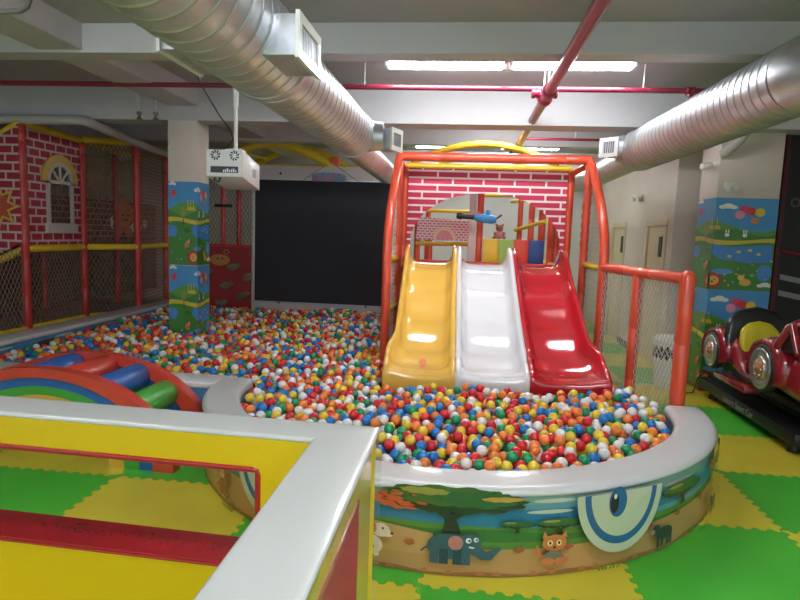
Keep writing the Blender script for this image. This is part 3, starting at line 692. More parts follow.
# acacia trees: broad crown, branching trunk
def tree(u, v, s, warm=True):
    tr = paint(48,52,40)
    A.poly([(u-.05*s,v-.12*s),(u+.045*s,v-.12*s),(u+.02*s,v-.05*s),(u+.13*s,v+.03*s),(u+.1*s,v+.03*s),(u+.0*s,v-.03*s),(u-.06*s,v+.03*s),(u-.16*s,v+.03*s),(u-.03*s,v-.05*s)], tr, 2)
    def blob(cx, cy, a, b, m, k):
        A.poly([(u+s*(cx+a*(1+.06*math.sin(k*tt))*math.cos(tt)), v+s*(cy+b*(1+.12*math.sin(k*tt+1))*math.sin(tt))) for tt in [2*PI*i/44 for i in range(44)]], m, 3)
    if warm: blob(-.26,.025,.14,.045,paint(196,92,56),11)
    blob(0,.04,.36,.06,paint(40,62,36),13)
    blob(-.03,.068,.31,.05,paint(66,104,48),11); blob(.12,.055,.2,.042,paint(48,100,54),9); blob(-.14,.085,.12,.018,paint(150,150,74),9)
    if warm: blob(.24,.06,.1,.013,paint(190,150,70),9)
tree(-.03,.345,.98)
tree(.50,.26,.35,False); tree(1.32,.30,.55,False); tree(-1.1,.34,.8); tree(-1.9,.33,.7); tree(1.95,.33,.7); tree(.28,.27,.25,False)
def elephant(u, v, s=1, f=1):
    g = paint(66,94,106); gd = paint(46,70,84); L = lambda x, y: (u+f*x*s, v+y*s)
    A.line([L(-.115,.02),L(-.15,-.005),L(-.165,-.02)], .007*s, gd)
    A.ell(*L(-.03,.015), .105*s, .065*s, g, rings=3)
    for x in (-.10,-.055,.01,.05): A.poly([L(x-.02,.0),L(x+.02,.0),L(x+.022,-.075),L(x-.022,-.075)], g if x in (-.10,.05) else gd, 1)
    A.ell(*L(.07,.035), .05*s, .05*s, g)
    A.poly([L(.09,.04),L(.12,0),L(.16,-.012),L(.21,.022),L(.218,.012),L(.17,-.045),L(.12,-.045),L(.07,-.01)], g, 2)
    A.ell(*L(.0,.035), .036*s, .036*s, paint(196,130,120)); A.ell(*L(.06,.05), .014*s, .014*s, ink_w(), n=12); A.ell(*L(.095,.055), .012*s, .012*s, ink_w(), n=12)
    A.ell(*L(.064,.05), .006*s, .006*s, BLACK, n=8); A.ell(*L(.098,.055), .005*s, .005*s, BLACK, n=8)
    A.poly([L(.06,.015),L(.085,.01),L(.09,.018),L(.065,.022)], ink_w(), 1)
elephant(-.01,.15)
def cat(u, v, s=1, col=(206,120,70)):
    o = paint(*col); L = lambda x, y: (u+x*s, v+y*s)
    A.line([L(-.05,-.04),L(-.09,-.02),L(-.085,.02)], .012*s, o)
    A.ell(*L(0,-.045), .05*s, .035*s, paint(120,120,110)); A.ell(*L(-.03,-.065), .035*s, .02*s, o); A.ell(*L(.04,-.065), .035*s, .018*s, o)
    A.ell(*L(0,.03), .062*s, .042*s, o)
    for d in (-.045,.045): A.poly([L(d-.018,.055),L(d+.018,.055),L(d*1.2,.092)], o, 1); A.ell(*L(d*.5,.03), .014*s, .015*s, paint(236,226,150), n=12); A.ell(*L(d*.5,.03), .006*s, .009*s, BLACK, n=8)
    A.ell(*L(.0,.008), .008*s, .006*s, paint(70,40,40), n=8); A.line([L(.045,-.03),L(.075,-.02)], .012*s, o)
cat(.465,.155,1.)
def pup(u, v, s=1):
    L = lambda x, y: (u+x*s, v+y*s); c = paint(226,214,190)
    A.ell(*L(-.02,-.03), .06*s, .05*s, c); A.ell(*L(.03,.05), .045*s, .035*s, c); A.ell(*L(.065,.035), .025*s, .016*s, c); A.ell(*L(.085,.04), .008*s, .007*s, BLACK, n=8)
    A.ell(*L(-.005,.055), .014*s, .026*s, paint(196,120,70), n=10); A.ell(*L(.04,.06), .006*s, .006*s, BLACK, n=8)
    for x in (-.055,.01): A.ell(*L(x,-.075), .016*s, .014*s, c, n=10)
    for x, y in ((-.04,-.01),(-.01,-.04),(-.05,-.045)): A.ell(*L(x,y), .011*s, .009*s, paint(190,110,60), n=8)
pup(-.40,.16,1.); pup(-.75,.15,.9)
def pony(u, v, s=1):
    L = lambda x, y: (u+x*s, v+y*s); c = paint(50,58,66)
    A.ell(*L(0,0), .07*s, .038*s, c)
    for x in (-.05,-.02,.03,.055): A.poly([L(x-.011,-.01),L(x+.011,-.01),L(x+.011,-.075),L(x-.011,-.075)], c, 1)
    A.ell(*L(-.075,.035), .03*s, .026*s, c); A.ell(*L(-.1,.022), .018*s, .014*s, paint(150,140,140), n=12)
pony(1.14,.125,.95); pony(1.75,.12,.9)
def monkey(u, v, s=1):
    L = lambda x, y: (u+x*s, v+y*s); c = paint(146,92,60)
    A.ell(*L(0,-.03), .03*s, .04*s, c); A.ell(*L(.0,.035), .04*s, .034*s, c); A.ell(*L(.0,.03), .027*s, .022*s, paint(214,180,140), n=14)
    for d in (-.038,.038): A.ell(*L(d,.04), .013*s, .013*s, c, n=10); A.line([L(d*.6,-.02),L(d*1.5,-.05)], .012*s, c); A.ell(*L(d*.3,.036), .005*s, .006*s, BLACK, n=8)
    A.line([L(.02,-.06),L(.06,-.075),L(.075,-.04)], .008*s, c)
monkey(-1.47,.17,1.25); monkey(-2.25,.17,1.)
# tufts of grass
for u in (-1.45,-.6,.7,1.5,-2.0,2.1):
    for k in range(6): A.poly([(u+.02*k,.02),(u+.02*k+.01,.02),(u+.02*k+.01*(k-3)+.005,.07)], paint(84,150,56), 1)
def eye(u):
    cream, blue = paint(190,200,176), paint(38,98,150)
    def U_(w, top, bot, m, th=None):
        pts = [(u-w,top)]+[(u-w*math.cos(a), (bot+(top-bot)*.42)-(top-bot)*.42*math.sin(a)) for a in [PI*i/24 for i in range(25)]]+[(u+w,top)]
        pts = [(u-w*(1 if True else 0)*1.0, top)]+[(u-w*math.cos(a)*(1.0), bot+(top-bot)*(1-math.sin(a))**1.0) for a in [PI*i/30 for i in range(1,30)]]+[(u+w,top)]
        A.poly(pts, m, 5)
    U_(.255,.418,.105,cream); U_(.215,.418,.15,blue); U_(.182,.418,.19,cream)
    A.ell(u-.03,.37,.052,.078,blue,rings=3); A.ell(u-.05,.365,.024,.05,paint(24,30,44)); A.ell(u-.048,.40,.009,.014,ink_w(),n=10)
eye(.81); eye(-1.02)
A.build('jungle_print', t)
tag(t.children[0], 'shiny grey top pad')
# straight padded walls
def straight_wall(name, label, a, b, thick_dir, th, print_seed):
    a = Vector(a); b = Vector(b); n = Vector(thick_dir)
    w = thing(name, label, 'padded wall', tuple((a+b)/2))
    L = (b-a).length; u = (b-a).normalized()
    def f(q):
        q.prism([(0,0),(L,0),(L,ZT-.05),(0,ZT-.05)], th, PITBL, O=a, U=u, V=(0,0,1), W=n)
    T1(f, 'foam_body', w)
    def g(q): q.prism([(-.0,ZT-.05),(L,ZT-.05),(L,ZT),(0,ZT)], th+.02, GVIN, O=a-n*.01, U=u, V=(0,0,1), W=n)
    T1(g, 'top_pad', w, .015, 3)
    for side, s in ((-1,0.),(1,th)):
        A = Art(lambda uu, v, h: tuple(a+u*uu+n*(s+side*(h+.001))+Vector((0,0,v)))); r = random.Random(print_seed+side)
        A.band(0, L, .0, ZT-.05, paint(70,136,190), 30); A.band(0, L, 0, lambda x: .22+.04*math.sin(x*2.2), paint(70,122,60), 40)
        A.band(0, L, 0, lambda x: .12+.03*math.sin(x*1.5+1), paint(190,150,100), 40)
        k = .35
        while k < L-.2:
            A.ell(k, .33, .2, .035, paint(50,80,44), rings=2); A.poly([(k-.025,.2),(k+.025,.2),(k+.02,.32),(k-.02,.32)], paint(50,44,36), 1)
            A.ell(k+.3, .37, .16, .012, paint(180,200,205)); k += r.uniform(.6,1.)
        A.build('jungle_print', w)
    return w
straight_wall('ball_pit_wall', 'straight padded wall of the pit behind the rainbow climber', (-4.76,4.27,0), (-1.865,4.27,0), (0,1,0), .25, 1)
straight_wall('ball_pit_wall', 'long padded wall of the pit along the left play frame', (-4.76,4.60,0), (-4.76,8.95,0), (1,0,0), .27, 5)
tag(boxo('ball_pit_base', (-4.49,4.56,.0), (1.3,9.0,.16), mat('pit_base_blue',(.05,.12,.25),.6)), 'raised blue padded base under the loose balls', 'mat')
q = MB(); q.prism([arcpt(R(-90)+PI*i/40, RI-.01, 0)[:2] for i in range(41)], .16, mat('pit_base_blue',(.05,.12,.25),.6), O=(0,0,0), U=(1,0,0), V=(0,1,0)); tag(q.build('ball_pit_base'), 'half-round blue padded base inside the curved wall', 'mat')

# ------------------------------------------------------------------ slides
def slide(label, xt0, xt1, xb0, xb1, fl, fr, m):
    t = thing('slide', label, 'slide', ((xb0+xb1)/2,5.1,.16))
    key = [(0,6.80,1.32),(.08,6.60,1.325),(.16,6.42,1.26),(.30,6.18,1.10),(.45,5.90,.90),(.6,5.62,.71),(.74,5.36,.56),(.86,5.17,.475),(.94,5.06,.462),(1.,4.99,.452)]
    def lerpk(s):
        for i in range(len(key)-1):
            if key[i][0] <= s <= key[i+1][0]:
                f = (s-key[i][0])/(key[i+1][0]-key[i][0]); p0 = key[max(i-1,0)]; p1 = key[i]; p2 = key[i+1]; p3 = key[min(i+2,len(key)-1)]
                def cr(a,b,c,d): return .5*((2*b)+(-a+c)*f+(2*a-5*b+4*c-d)*f*f+(-a+3*b-3*c+d)*f**3)
                return cr(p0[1],p1[1],p2[1],p3[1]), cr(p0[2],p1[2],p2[2],p3[2])
        return key[-1][1:]
    def interp(s, tb):
        for i in range(len(tb)-1):
            if tb[i][0] <= s <= tb[i+1][0]:
                f = (s-tb[i][0])/(tb[i+1][0]-tb[i][0]); f = f*f*(3-2*f); return tb[i][1]+(tb[i+1][1]-tb[i][1])*f
        return tb[-1][1]
    q = MB(); n = 64; vs = []; K = 0
    for i in range(n+1):
        s = i/n; y, z = lerpk(s)
        x0 = xt0+(xb0-xt0)*s; x1 = xt1+(xb1-xt1)*s
        h = interp(s, [(0,.14),(.07,.20),(.14,.19),(.3,.16),(.6,.17),(.8,.17),(.9,.11),(1,.05)])
        flare = interp(s, [(0,0),(.7,0),(.86,1),(1,1)])
        L = x0-fl*flare; Rr = x1+fr*flare
        wl = .055+fl*flare*.7; wr = .055+fr*flare*.7
        rl = .042; dz = -.16 if s > .1 else -.1
        wave = .0175*math.sin((s-.14)*2*PI/.2)*(1 if .14 < s < .84 else 0)
        zf = z+wave
        prof = [(L+.004,z+dz),(L,z+h*.3),(L+.002,z+h-.016),(L+.01,z+h-.004),(L+rl*.5,z+h),(L+rl-.01,z+h-.004),(L+rl,z+h-.018),(L+rl+.01,z+h*.45),(L+wl+.03,zf+.02),(L+wl+.07,zf+.002),
                ((L+Rr)/2,zf-.004),
                (Rr-wr-.07,zf+.002),(Rr-wr-.03,zf+.02),(Rr-rl-.01,z+h*.45),(Rr-rl,z+h-.018),(Rr-rl+.01,z+h-.004),(Rr-rl*.5,z+h),(Rr-.01,z+h-.004),(Rr-.002,z+h-.016),(Rr,z+h*.3),(Rr-.004,z+dz)]
        K = len(prof); vs += [(px, y, pz) for px, pz in prof]
    fs = [(i*K+j, i*K+j+1, (i+1)*K+j+1, (i+1)*K+j) for i in range(n) for j in range(K-1)]
    q.add(vs, fs, m, True)
    # rounded front lip running down
    last = vs[-K:]; vs2 = list(last)
    for dy, dz2 in ((-.02,-.012),(-.03,-.05),(-.028,-.2)):
        vs2 += [(p[0], p[1]+dy, (p[2]+dz2 if dz2 > -.1 else .18)) for p in last]
    q.add(vs2, [(i*K+j, i*K+j+1, (i+1)*K+j+1, (i+1)*K+j) for i in range(3) for j in range(K-1)], m, True)
    o = q.build('slide_body', t)
    sd = o.modifiers.new('t', 'SOLIDIFY'); sd.thickness = .008; sd.offset = 0
    return t
SY = mat('yellow_fibreglass', (.86,.52,.09), .08, coat=1.); SW = mat('white_fibreglass', (.80,.80,.82), .12, coat=1.); SR = mat('red_fibreglass', (.47,.008,.018), .12, coat=1.)
s1 = slide('glossy yellow slide, left lane of the three', -.66,-.095,-.60,-.035, .06,0., SY)
s2 = slide('glossy white slide in the middle of the three lanes', -.09,.50,-.030,.595, 0.,.0, SW)
s3 = slide('glossy dark red slide, right lane beside the fence', .505,1.07,.60,1.20, 0.,.07, SR)
A = Art(lambda u, v, h: (-.33+u, 5.135+v*.85, .462+v*.52+h+.004)); A.ell(0,.07,.032,.05,paint(226,106,30)); A.poly([(-.014,.025),(.014,.025),(.02,-.005),(-.02,-.005)],paint(214,110,50),1)
b = A.build('balloon_sticker', s1)

# ------------------------------------------------------------------ play tower
t = thing('play_tower', 'orange-red padded play tower with a brick-print front above the three slides', 'play structure', (.25,7,0))
ya = 6.62; xl, xr = -.765, 1.285; zt = 2.49
for x in (xl, xr): foam('post', (x,ya,.16), (x,ya,zt-.02), ORANGE, t, .042)
foam('top_rail', (xl,ya,zt), (xr,ya,zt), ORANGE, t, .05)
def bow(x, dx):
    pts = []
    for i in range(25):
        s = i/24; z = zt-(zt-.02)*s if True else 0
        b = math.sin(min(s/.42,1)*PI/2)
        pts.append((x+dx*b, ya-.66*b, z))
    return pts
tubeo('bowed_post', bow(xl,-.02), .046, ORANGE, t, 14); tubeo('bowed_post', bow(xr,.07), .046, ORANGE, t, 14)
foam('link_rail', (xr,ya,1.37), (xr+.07,ya-.62,1.37), YEL, t, .035); foam('link_rail', (xl,ya,1.37), (xl-.02,ya-.62,1.37), YEL, t, .035)
foam('link_rail', (xl,ya,.85), (xl-.02,ya-.62,.85), YEL, t, .035)
def bowin(p):
    b = (ya-p.y)/.66; s = (zt-p.z)/(zt-.02)
    return b < math.sin(min(max(s,0)/.42,1)*PI/2)-.02
net('net', (xr+.03,ya-.66,.1), (0,.66,0), (0,0,2.38), NET, t, .045, .0018, bowin)
net('net', (xl-.01,ya-.66,.1), (0,.66,0), (0,0,2.38), NET, t, .045, .0018, bowin)
# inner frame and brick front with arch cut-out
yb = 6.92; bl, br_ = -.725, 1.15; zb = 2.37
for x in (bl, br_): foam('post', (x,yb,.16), (x,yb,zb), ORANGE, t, .04)
foam('rail', (bl,yb,zb+.055), (br_,yb,zb+.055), YEL, t, .035)
for x, x2 in ((bl,xl),(br_,xr)): foam('link_rail', (x,yb,zb), (x2,ya,zt-.04), ORANGE, t, .035)
foam('rail', (bl,yb,1.30), (br_,yb,1.30), YEL, t, .04)
BR_T = brick_mat('brick_cloth_tower', (0,2), (.62,.03,.085), (.90,.82,.83), .35, .079, .012)
def arch_panel(q):
    n = 40; a0, a1 = bl+.04, br_-.04; cx = (a0+a1)/2; rx = (a1-a0)/2-.045; z0 = 1.34; top = 2.13; zside = 1.62
    for i in range(n):
        xa, xb_ = a0+(a1-a0)*i/n, a0+(a1-a0)*(i+1)/n
        def lo(x):
            d = abs(x-cx)/rx
            return z0 if d >= 1 else zside+(top-zside)*(1-d**2.2)**.62
        la, lb = lo(xa), lo(xb_)
        if abs((xa+xb_)/2-cx) >= rx: la = lb = z0
        elif la == z0: la = zside
        elif lb == z0: lb = zside
        q.prism([(xa,la),(xb_,lb),(xb_,zb+.035),(xa,zb+.035)], .012, BR_T, O=(0,yb-.02,0), U=(1,0,0), V=(0,0,1), W=(0,1,0))
T1(arch_panel, 'brick_panel', t)
boxo('deck', (bl,6.72,1.20), (br_,8.5,1.27), mat('deck_red',(.35,.02,.03),.5), t)
T1(lambda q: q.box((-.66,6.84,1.30),(1.08,6.88,1.35),RED), 'deck_edge', t, .01)
# right hand posts running back, deeper rooms
for y in (7.3,8.05,9.1,10.6): foam('post', (1.13,y,.16), (1.13,y,2.42), ORANGE, t, .055)
foam('rail', (1.13,6.95,2.42), (1.13,10.6,2.42), ORANGE, t, .04); foam('rail', (1.13,6.95,1.3), (1.13,10.6,1.3), YEL, t, .035)
for y in (8.4,10.6): foam('post', (-.68,y,.16), (-.68,y,2.42), ORANGE, t, .045)
foam('post', (-.5,8.4,.16), (-.5,8.4,1.62), ORANGE, t, .04)
foam('post', (.165,7.3,1.27), (.165,7.3,2.42), ORANGE, t, .04)
T1(lambda q: q.box((.03,7.28,1.27),(.115,7.33,2.4),mat('pale_pink_foam',(.66,.5,.47),.5)), 'padded_panel', t, .01)
foam('rail', (.2,8.4,2.22), (1.1,8.4,2.24), YEL, t, .04); foam('rail', (.7,9.6,2.2), (1.1,8.6,2.2), YEL, t, .03)
foam('rail', (-.66,8.0,1.96), (.12,8.0,1.96), YEL, t, .025); foam('rail', (-.66,7.9,1.52), (.12,7.9,1.53), YEL, t, .03)
foam('rail', (.75,9.3,1.75), (1.1,8.5,1.88), YEL, t, .03)
foam('post', (.10,7.95,1.27), (.10,7.95,1.9), RED, t, .025)
foam('post', (.82,9.3,1.3), (.82,9.3,2.3), ORANGE, t, .04)
# small brick roof inside
BR_R = brick_mat('brick_cloth_roof', (0,2), (.66,.16,.24), (.92,.82,.82), .06, .034, .009)
q = MB(); q.prism([(-.66,1.57),(.07,1.575),(.06,1.83),(-.63,1.87)], .03, BR_R, O=(0,7.86,0), U=(1,0,0), V=(0,0,1), W=(0,1,0)); rf = q.build('brick_roof', t)
A = Art(lambda u, v, h: (-.28+u, 7.858-h, 1.58+v)); A.poly([(.15*math.cos(PI*i/20), .17*math.sin(PI*i/20)) for i in range(21)], paint(240,225,180), 2); A.poly([(.11*math.cos(PI*i/20), .12*math.sin(PI*i/20)) for i in range(21)], paint(226,150,170), 2); A.build('pink_doorway', rf)
# four-colour low wall
for i, m in enumerate((mat('block_yellow',(.75,.47,.03),.4),mat('block_green',(.30,.46,.09),.4),mat('block_red',(.62,.05,.03),.4),mat('block_blue',(.015,.06,.22),.4))):
    T1(lambda q: q.box((.215+.178*i,7.15,1.27),(.393+.178*i,7.29,1.615),m), 'colour_block', t, .01)
# yellow arches above the roof of the tower
arch(-.75,1.15,8.1,2.62,.24,YEL,'arch_tube',.045); arch(-.75,1.15,9.6,2.62,.3,YEL,'arch_tube',.04)
for x in (-.75,1.15): foam('rail', (x,8.1,2.62), (x,9.6,2.62), YEL, t, .03)
for x in (-.75,1.15): foam('post', (x,8.1,2.4), (x,8.1,2.63), ORANGE, t, .03)
# red banner seen through the side net
T1(lambda q: [q.lathe((1.27,6.78,2.0-.1*i),(1,0,0),[(0,.035),(.01,.035)],paint(200,40,50),10) for i in range(5)], 'side_decoration', t)
# toy gun and bear
t = thing('toy_blaster', 'blue and black toy air blaster mounted above the deck in the tower', 'toy', (.1,7.1,1.85))
BL = mat('toy_blue', (.02,.22,.5), .3, coat=.3)
tubeo('barrel', [(-.1,7.1,1.875),(.16,7.1,1.855)], [.032,.026], BLACK, t, 12)
T1(lambda q: q.lathe((-.12,7.1,1.876),(1,0,-.07),[(0,.03),(.02,.042),(.06,.042),(.08,.03)],BLACK,14), 'muzzle', t)
T1(lambda q: q.lathe((.09,7.1,1.86),(1,0,-.08),[(0,.03),(.05,.05),(.2,.055),(.26,.04)],BL,16), 'blaster_body', t)
T1(lambda q: (q.tube([(.33,7.1,1.84),(.41,7.1,1.90)],.012,BLACK,8), q.lathe((.25,7.1,1.88),(0,0,1),[(0,.025),(.05,.03),(.07,.02)],BL,12)), 'handle', t)
t = thing('teddy_bear', 'brown teddy bear in pink sitting on the low wall in the tower', 'toy', (.40,7.22,1.615))
BB = mat('bear_fur', (.36,.17,.09), .9, bump=.8, bscale=120); PK = mat('bear_pink', (.65,.2,.24), .7)
def bear(q):
    q.sphere((.40,7.22,1.745),.046,BB,14); q.sphere((.40,7.18,1.735),.02,BB,10)
    for s in (-1,1): q.sphere((.40+s*.036,7.22,1.785),.017,BB,10); q.sphere((.40+s*.06,7.19,1.635),.022,BB,10,(1,1.4,.9)); q.sphere((.40+s*.052,7.2,1.68),.018,BB,10,(1,1,1.4))
T1(bear, 'bear_body', t)
T1(lambda q: q.sphere((.40,7.22,1.668),.05,PK,14,(1,.85,1.05)), 'pink_vest', t)
T1(lambda q: (q.sphere((.385,7.177,1.755),.006,BLACK,8), q.sphere((.415,7.177,1.755),.006,BLACK,8), q.sphere((.40,7.161,1.74),.007,BLACK,8)), 'eyes_and_nose', t)

# ------------------------------------------------------------------ side fence
t = thing('safety_fence', 'orange-red padded fence with a pale net from tower to curved pit wall', 'fence', (1.5,5.1,0))
fa, fb = Vector((1.355,5.90,0)), Vector((1.635,4.51,0))
foam('rail', (fa.x+.0,fa.y,1.385), (fb.x+.0,fb.y,1.385), ORANGE, t, .045)
mid = fa.lerp(fb, .47)
foam('post', (mid.x,mid.y,0), (mid.x,mid.y,1.36), ORANGE, t, .045); foam('post', (fb.x,fb.y+.02,0), (fb.x,fb.y+.02,1.40), ORANGE, t, .055)
T1(lambda q: q.sphere((fb.x,fb.y+.02,1.395),.055,ORANGE,14), 'post_cap', t)
net('net', (fa.x,fa.y,.03), (fb.x-fa.x,fb.y-fa.y,0), (0,0,1.35), NET, t, .04, .0024)

# ------------------------------------------------------------------ rainbow climber
t = thing('rainbow_climber', 'padded rainbow arch climber with coloured rollers between its two sides', 'play equipment', (-2.9,3.9,0))
RB = [mat('rainbow_red',(.62,.06,.035),.3,coat=.4,bump=.3,bscale=9), mat('rainbow_blue',(.02,.12,.42),.35,coat=.3), mat('rainbow_green',(.06,.38,.05),.35,coat=.3), mat('rainbow_yellow',(.70,.42,.05),.35,coat=.3)]
rcx = -2.80
def side(y0, y1):
    bands = [(.935,.66),(.79,.595),(.69,.535),(.58,.475),(.47,.41)]     # (half width, height) of successive arcs
    def E(a, b, th): 
        c, s_ = math.cos(th), math.sin(th); return (rcx+a*c, b*(s_ if s_ > 0 else 0)**.92 if True else 0)
    n = 48; parts = []
    for k in range(4):
        q = MB(); (a0,b0),(a1,b1) = bands[k], bands[k+1]
        for i in range(n):
            A0, A1 = PI*i/n, PI*(i+1)/n
            o0, o1, i1, i0 = E(a0,b0,A0), E(a0,b0,A1), E(a1,b1,A1), E(a1,b1,A0)
            e = .0 if k == 0 else .012
            V = [(o0[0],y0+e,o0[1]),(o1[0],y0+e,o1[1]),(i1[0],y0+e,i1[1]),(i0[0],y0+e,i0[1]),(o0[0],y1-e,o0[1]),(o1[0],y1-e,o1[1]),(i1[0],y1-e,i1[1]),(i0[0],y1-e,i0[1])]
            q.add(V, [(0,1,2,3),(7,6,5,4),(0,4,5,1),(3,2,6,7)], RB[k], True)
            if i in (0,): q.add(V, [(0,3,7,4)], RB[k])
            if i == n-1: q.add(V, [(1,5,6,2)], RB[k])
        parts.append((q, k))
    root = parts[0][0].build('side_panel', t); import bmesh as _b
    root.data.set_sharp_from_angle(angle=R(50))
    for q, k in parts[1:]:
        o = q.build('stripe', root); o.data.set_sharp_from_angle(angle=R(50))
    if 0: q.prism([(a1*math.cos(PI*i/24)+rcx, b1*math.sin(PI*i/24)) for i in range(25)], y1-y0-.03, mat('rainbow_pale_yellow',(.74,.50,.10),.4), O=(0,y0+.015,0), U=(1,0,0), V=(0,0,1), W=(0,1,0))
side(3.60,3.69); side(4.14,4.23)
for c, m in (((rcx+.60,.385),RB[2]),((rcx+.38,.505),RB[1]),((rcx+.13,.555),RB[0]),((rcx-.13,.555),RB[1]),((rcx-.38,.505),RB[0]),((rcx-.60,.385),RB[2])):
    T1(lambda q: q.lathe((c[0],3.68,c[1]),(0,1,0),[(0,.09),(.015,.10),(.455,.10),(.47,.09)],m,24), 'roller', t)

# ------------------------------------------------------------------ foreground barrier
t = thing('foam_barrier', 'yellow foam barrier with glossy white top rail and red-lined openings in the foreground', 'barrier', (-.5,1.6,0))
ix, ox = -.447, -.256
def yin(x): return 1.748-(x-ix)*.034
def yout(x): return 1.905-(x-ox)*.042
HB = 1.0
def loft(q, A, B, m, steps=16):
    """padded rail: rounded profile lofted between edge lines; A,B = functions of s giving the two plan edges"""
    prof = [(.002,-.016),(-.003,-.012),(-.002,-.006),(0.003,-.002),(.008,0),(.02,.0005),(.5,.001),(-1.02,.0005),(-1.008,0),(-1.003,-.002),(-.998,-.006),(-.997,-.012),(-1.002,-.016)]
    vs = []
    for i in range(steps+1):
        a, b = A(i/steps), B(i/steps); a = Vector((*a,HB)); b = Vector((*b,HB)); d = (b-a); L = d.length; d.normalize()
        for p, z in prof:
            if p == .5: pos = a+d*L*.5
            elif p <= -.9: pos = b+d*(-(p)-1.0)*-1.0 if False else b-d*((-p-1.0))
            else: pos = a+d*p
            vs.append(pos+Vector((0,0,z)))
    k = len(prof); q.add(vs, [(i*k+j, (i+1)*k+j, (i+1)*k+j+1, i*k+j+1) for i in range(steps) for j in range(k-1)], m, True)
    q.add(vs[:k], [tuple(range(k))], m); q.add(vs[-k:], [tuple(range(k-1,-1,-1))], m)
# back rail (with mitred end) and side rail
T1(lambda q: loft(q, lambda s: (ix-2.3*s, yin(ix-2.3*s)), lambda s: (ox-2.49*s, yout(ox-2.49*s)), WVIN), 'top_rail', t)
T1(lambda q: loft(q, lambda s: (ox, yout(ox)-2.6*s), lambda s: (ix, yin(ix)-2.44*s), WVIN), 'top_rail', t)
def slab_x(q):   # back panel with a window: X from -2.75 to ix..ox
    zs = (.545,.884); xs = (-1.95,-.622); top = HB-.014
    def blk(xa, xb, za, zb, xbo=None):
        xbo = xb if xbo is None else xbo
        vs = [(xa,yin(xa),za),(xb,yin(xb),za),(xbo,yout(xbo)-.012,za),(xa,yout(xa)-.012,za)]; vs += [(x,y,zb) for x,y,_ in vs]
        q.add(vs, [(0,3,2,1),(4,5,6,7),(0,1,5,4),(1,2,6,5),(2,3,7,6),(3,0,4,7)], YVIN)
    blk(-2.75,xs[0],0,top); blk(xs[1],ix,0,top,ox-.01); blk(xs[0],xs[1],0,zs[0]); blk(xs[0],xs[1],zs[1],top)
T1(slab_x, 'panel', t)
sy = (.25,1.566); szz = (.50,.90)
def slab_y(q):
    top = HB-.014
    for a, b, c, d in ((-.7,sy[0],0,top),(sy[1],1.748,0,top),(sy[0],sy[1],0,szz[0]),(sy[0],sy[1],szz[1],top)): q.box((ix,a,c),(ox-.01,b,d),YVIN)
    q.box((ix,1.746,0),(ox-.01,1.80,top),YVIN)
T1(slab_y, 'panel', t)
def lining_x(q):
    x0, x1, z0, z1 = -1.95,-.622,.545,.884; e = .012
    def q4(P): 
        n = len(P); q.add(P, [tuple(range(n))], RVIN)
    for (a, b, c, d) in ((x0,x1,z0,z0+e),(x0,x1,z1-e,z1)):
        vs = [(a,yin(a)-.002,c),(b,yin(b)-.002,c),(b,yout(b)-.008,c),(a,yout(a)-.008,c)]; vs += [(x,y,d) for x,y,_ in vs]
        q.add(vs, [(0,3,2,1),(4,5,6,7),(0,1,5,4),(1,2,6,5),(2,3,7,6),(3,0,4,7)], RVIN)
    q.box((x1-e,yin(x1)-.002,z0),(x1,yout(x1)-.008,z1),RVIN); q.box((x0,yin(x0)-.002,z0),(x0+e,yout(x0)-.008,z1),RVIN)
    q.tube([(x0,yin(x0)-.001,z1),(x1-.02,yin(x1)-.001,z1),(x1-.005,yin(x1)-.001,z1-.005),(x1,yin(x1)-.001,z1-.02),(x1,yin(x1)-.001,z0+.01),(x1-.01,yin(x1)-.001,z0),(x0,yin(x0)-.001,z0)],.0065,RVIN,8)
T1(lining_x, 'opening_lining', t)
def grit(q):
    r = random.Random(3)
    for i in range(150):
        u = r.random(); x = -1.5+.75*u**1.3 if i%3 else -1.33+r.gauss(0,.03); y = yin(x)+.09+r.gauss(0,.02)+(.0 if i%3 else .0)
        s_ = r.uniform(.0012,.0028); q.sphere((x,y,.558),s_,BLACK,6)
T1(grit, 'grit', t)
def lining_y(q):
    e = .012; a, b = sy; z0, z1 = szz
    for P in (((ix-.002,a,z0),(ox-.006,b,z0+e)),((ix-.002,a,z1-e),(ox-.006,b,z1)),((ix-.002,b-e,z0),(ox-.006,b,z1)),((ix-.002,a,z0),(ox-.006,a+e,z1))): q.box(*P, RVIN)
T1(lining_y, 'opening_lining', t)
CLR = mat('clear_vinyl', (.75,.82,.80), .06, coat=.3); CLR.node_tree.nodes['Principled BSDF'].inputs['Alpha'].default_value = .08
T1(lambda q: (q.box((ox+.002,.0,.0),(ox+.007,1.925,HB-.02),CLR)), 'clear_cover', t, .003)

# ------------------------------------------------------------------ kiddie ride car
t = thing('kiddie_ride', 'red coin-operated toy car with yellow seat on a black base', 'ride', (3.1,5.8,0))
CR = mat('ride_red_paint', (.25,.010,.018), .2, coat=.9)
def base(q):
    q.box((2.61,4.75,.09),(3.7,6.66,.20),BLACK); q.box((2.85,4.95,.21),(3.6,6.45,.34),mat('base_black_gloss',(.02,.022,.02),.25)); q.box((3.0,5.2,.34),(3.5,6.2,.42),BLACK)
T1(base, 'base', t, .015)
for x, y in ((2.72,4.95),(2.72,6.5),(3.65,4.95),(3.65,6.5)): T1(lambda q: q.lathe((x,y,0),(0,0,1),[(0,.05),(.02,.055),(.09,.03)],BLACK,14), 'foot', t)
Mx = Matrix.Translation((2.607,5.72,.115)) @ Matrix.Rotation(-PI/2,4,'Z') @ Matrix.Rotation(PI/2,4,'X')
text('base_lettering', 'Luxury Sport Car', .085, mat('letter_grey',(.35,.34,.32),.5), t, Mx, .001)
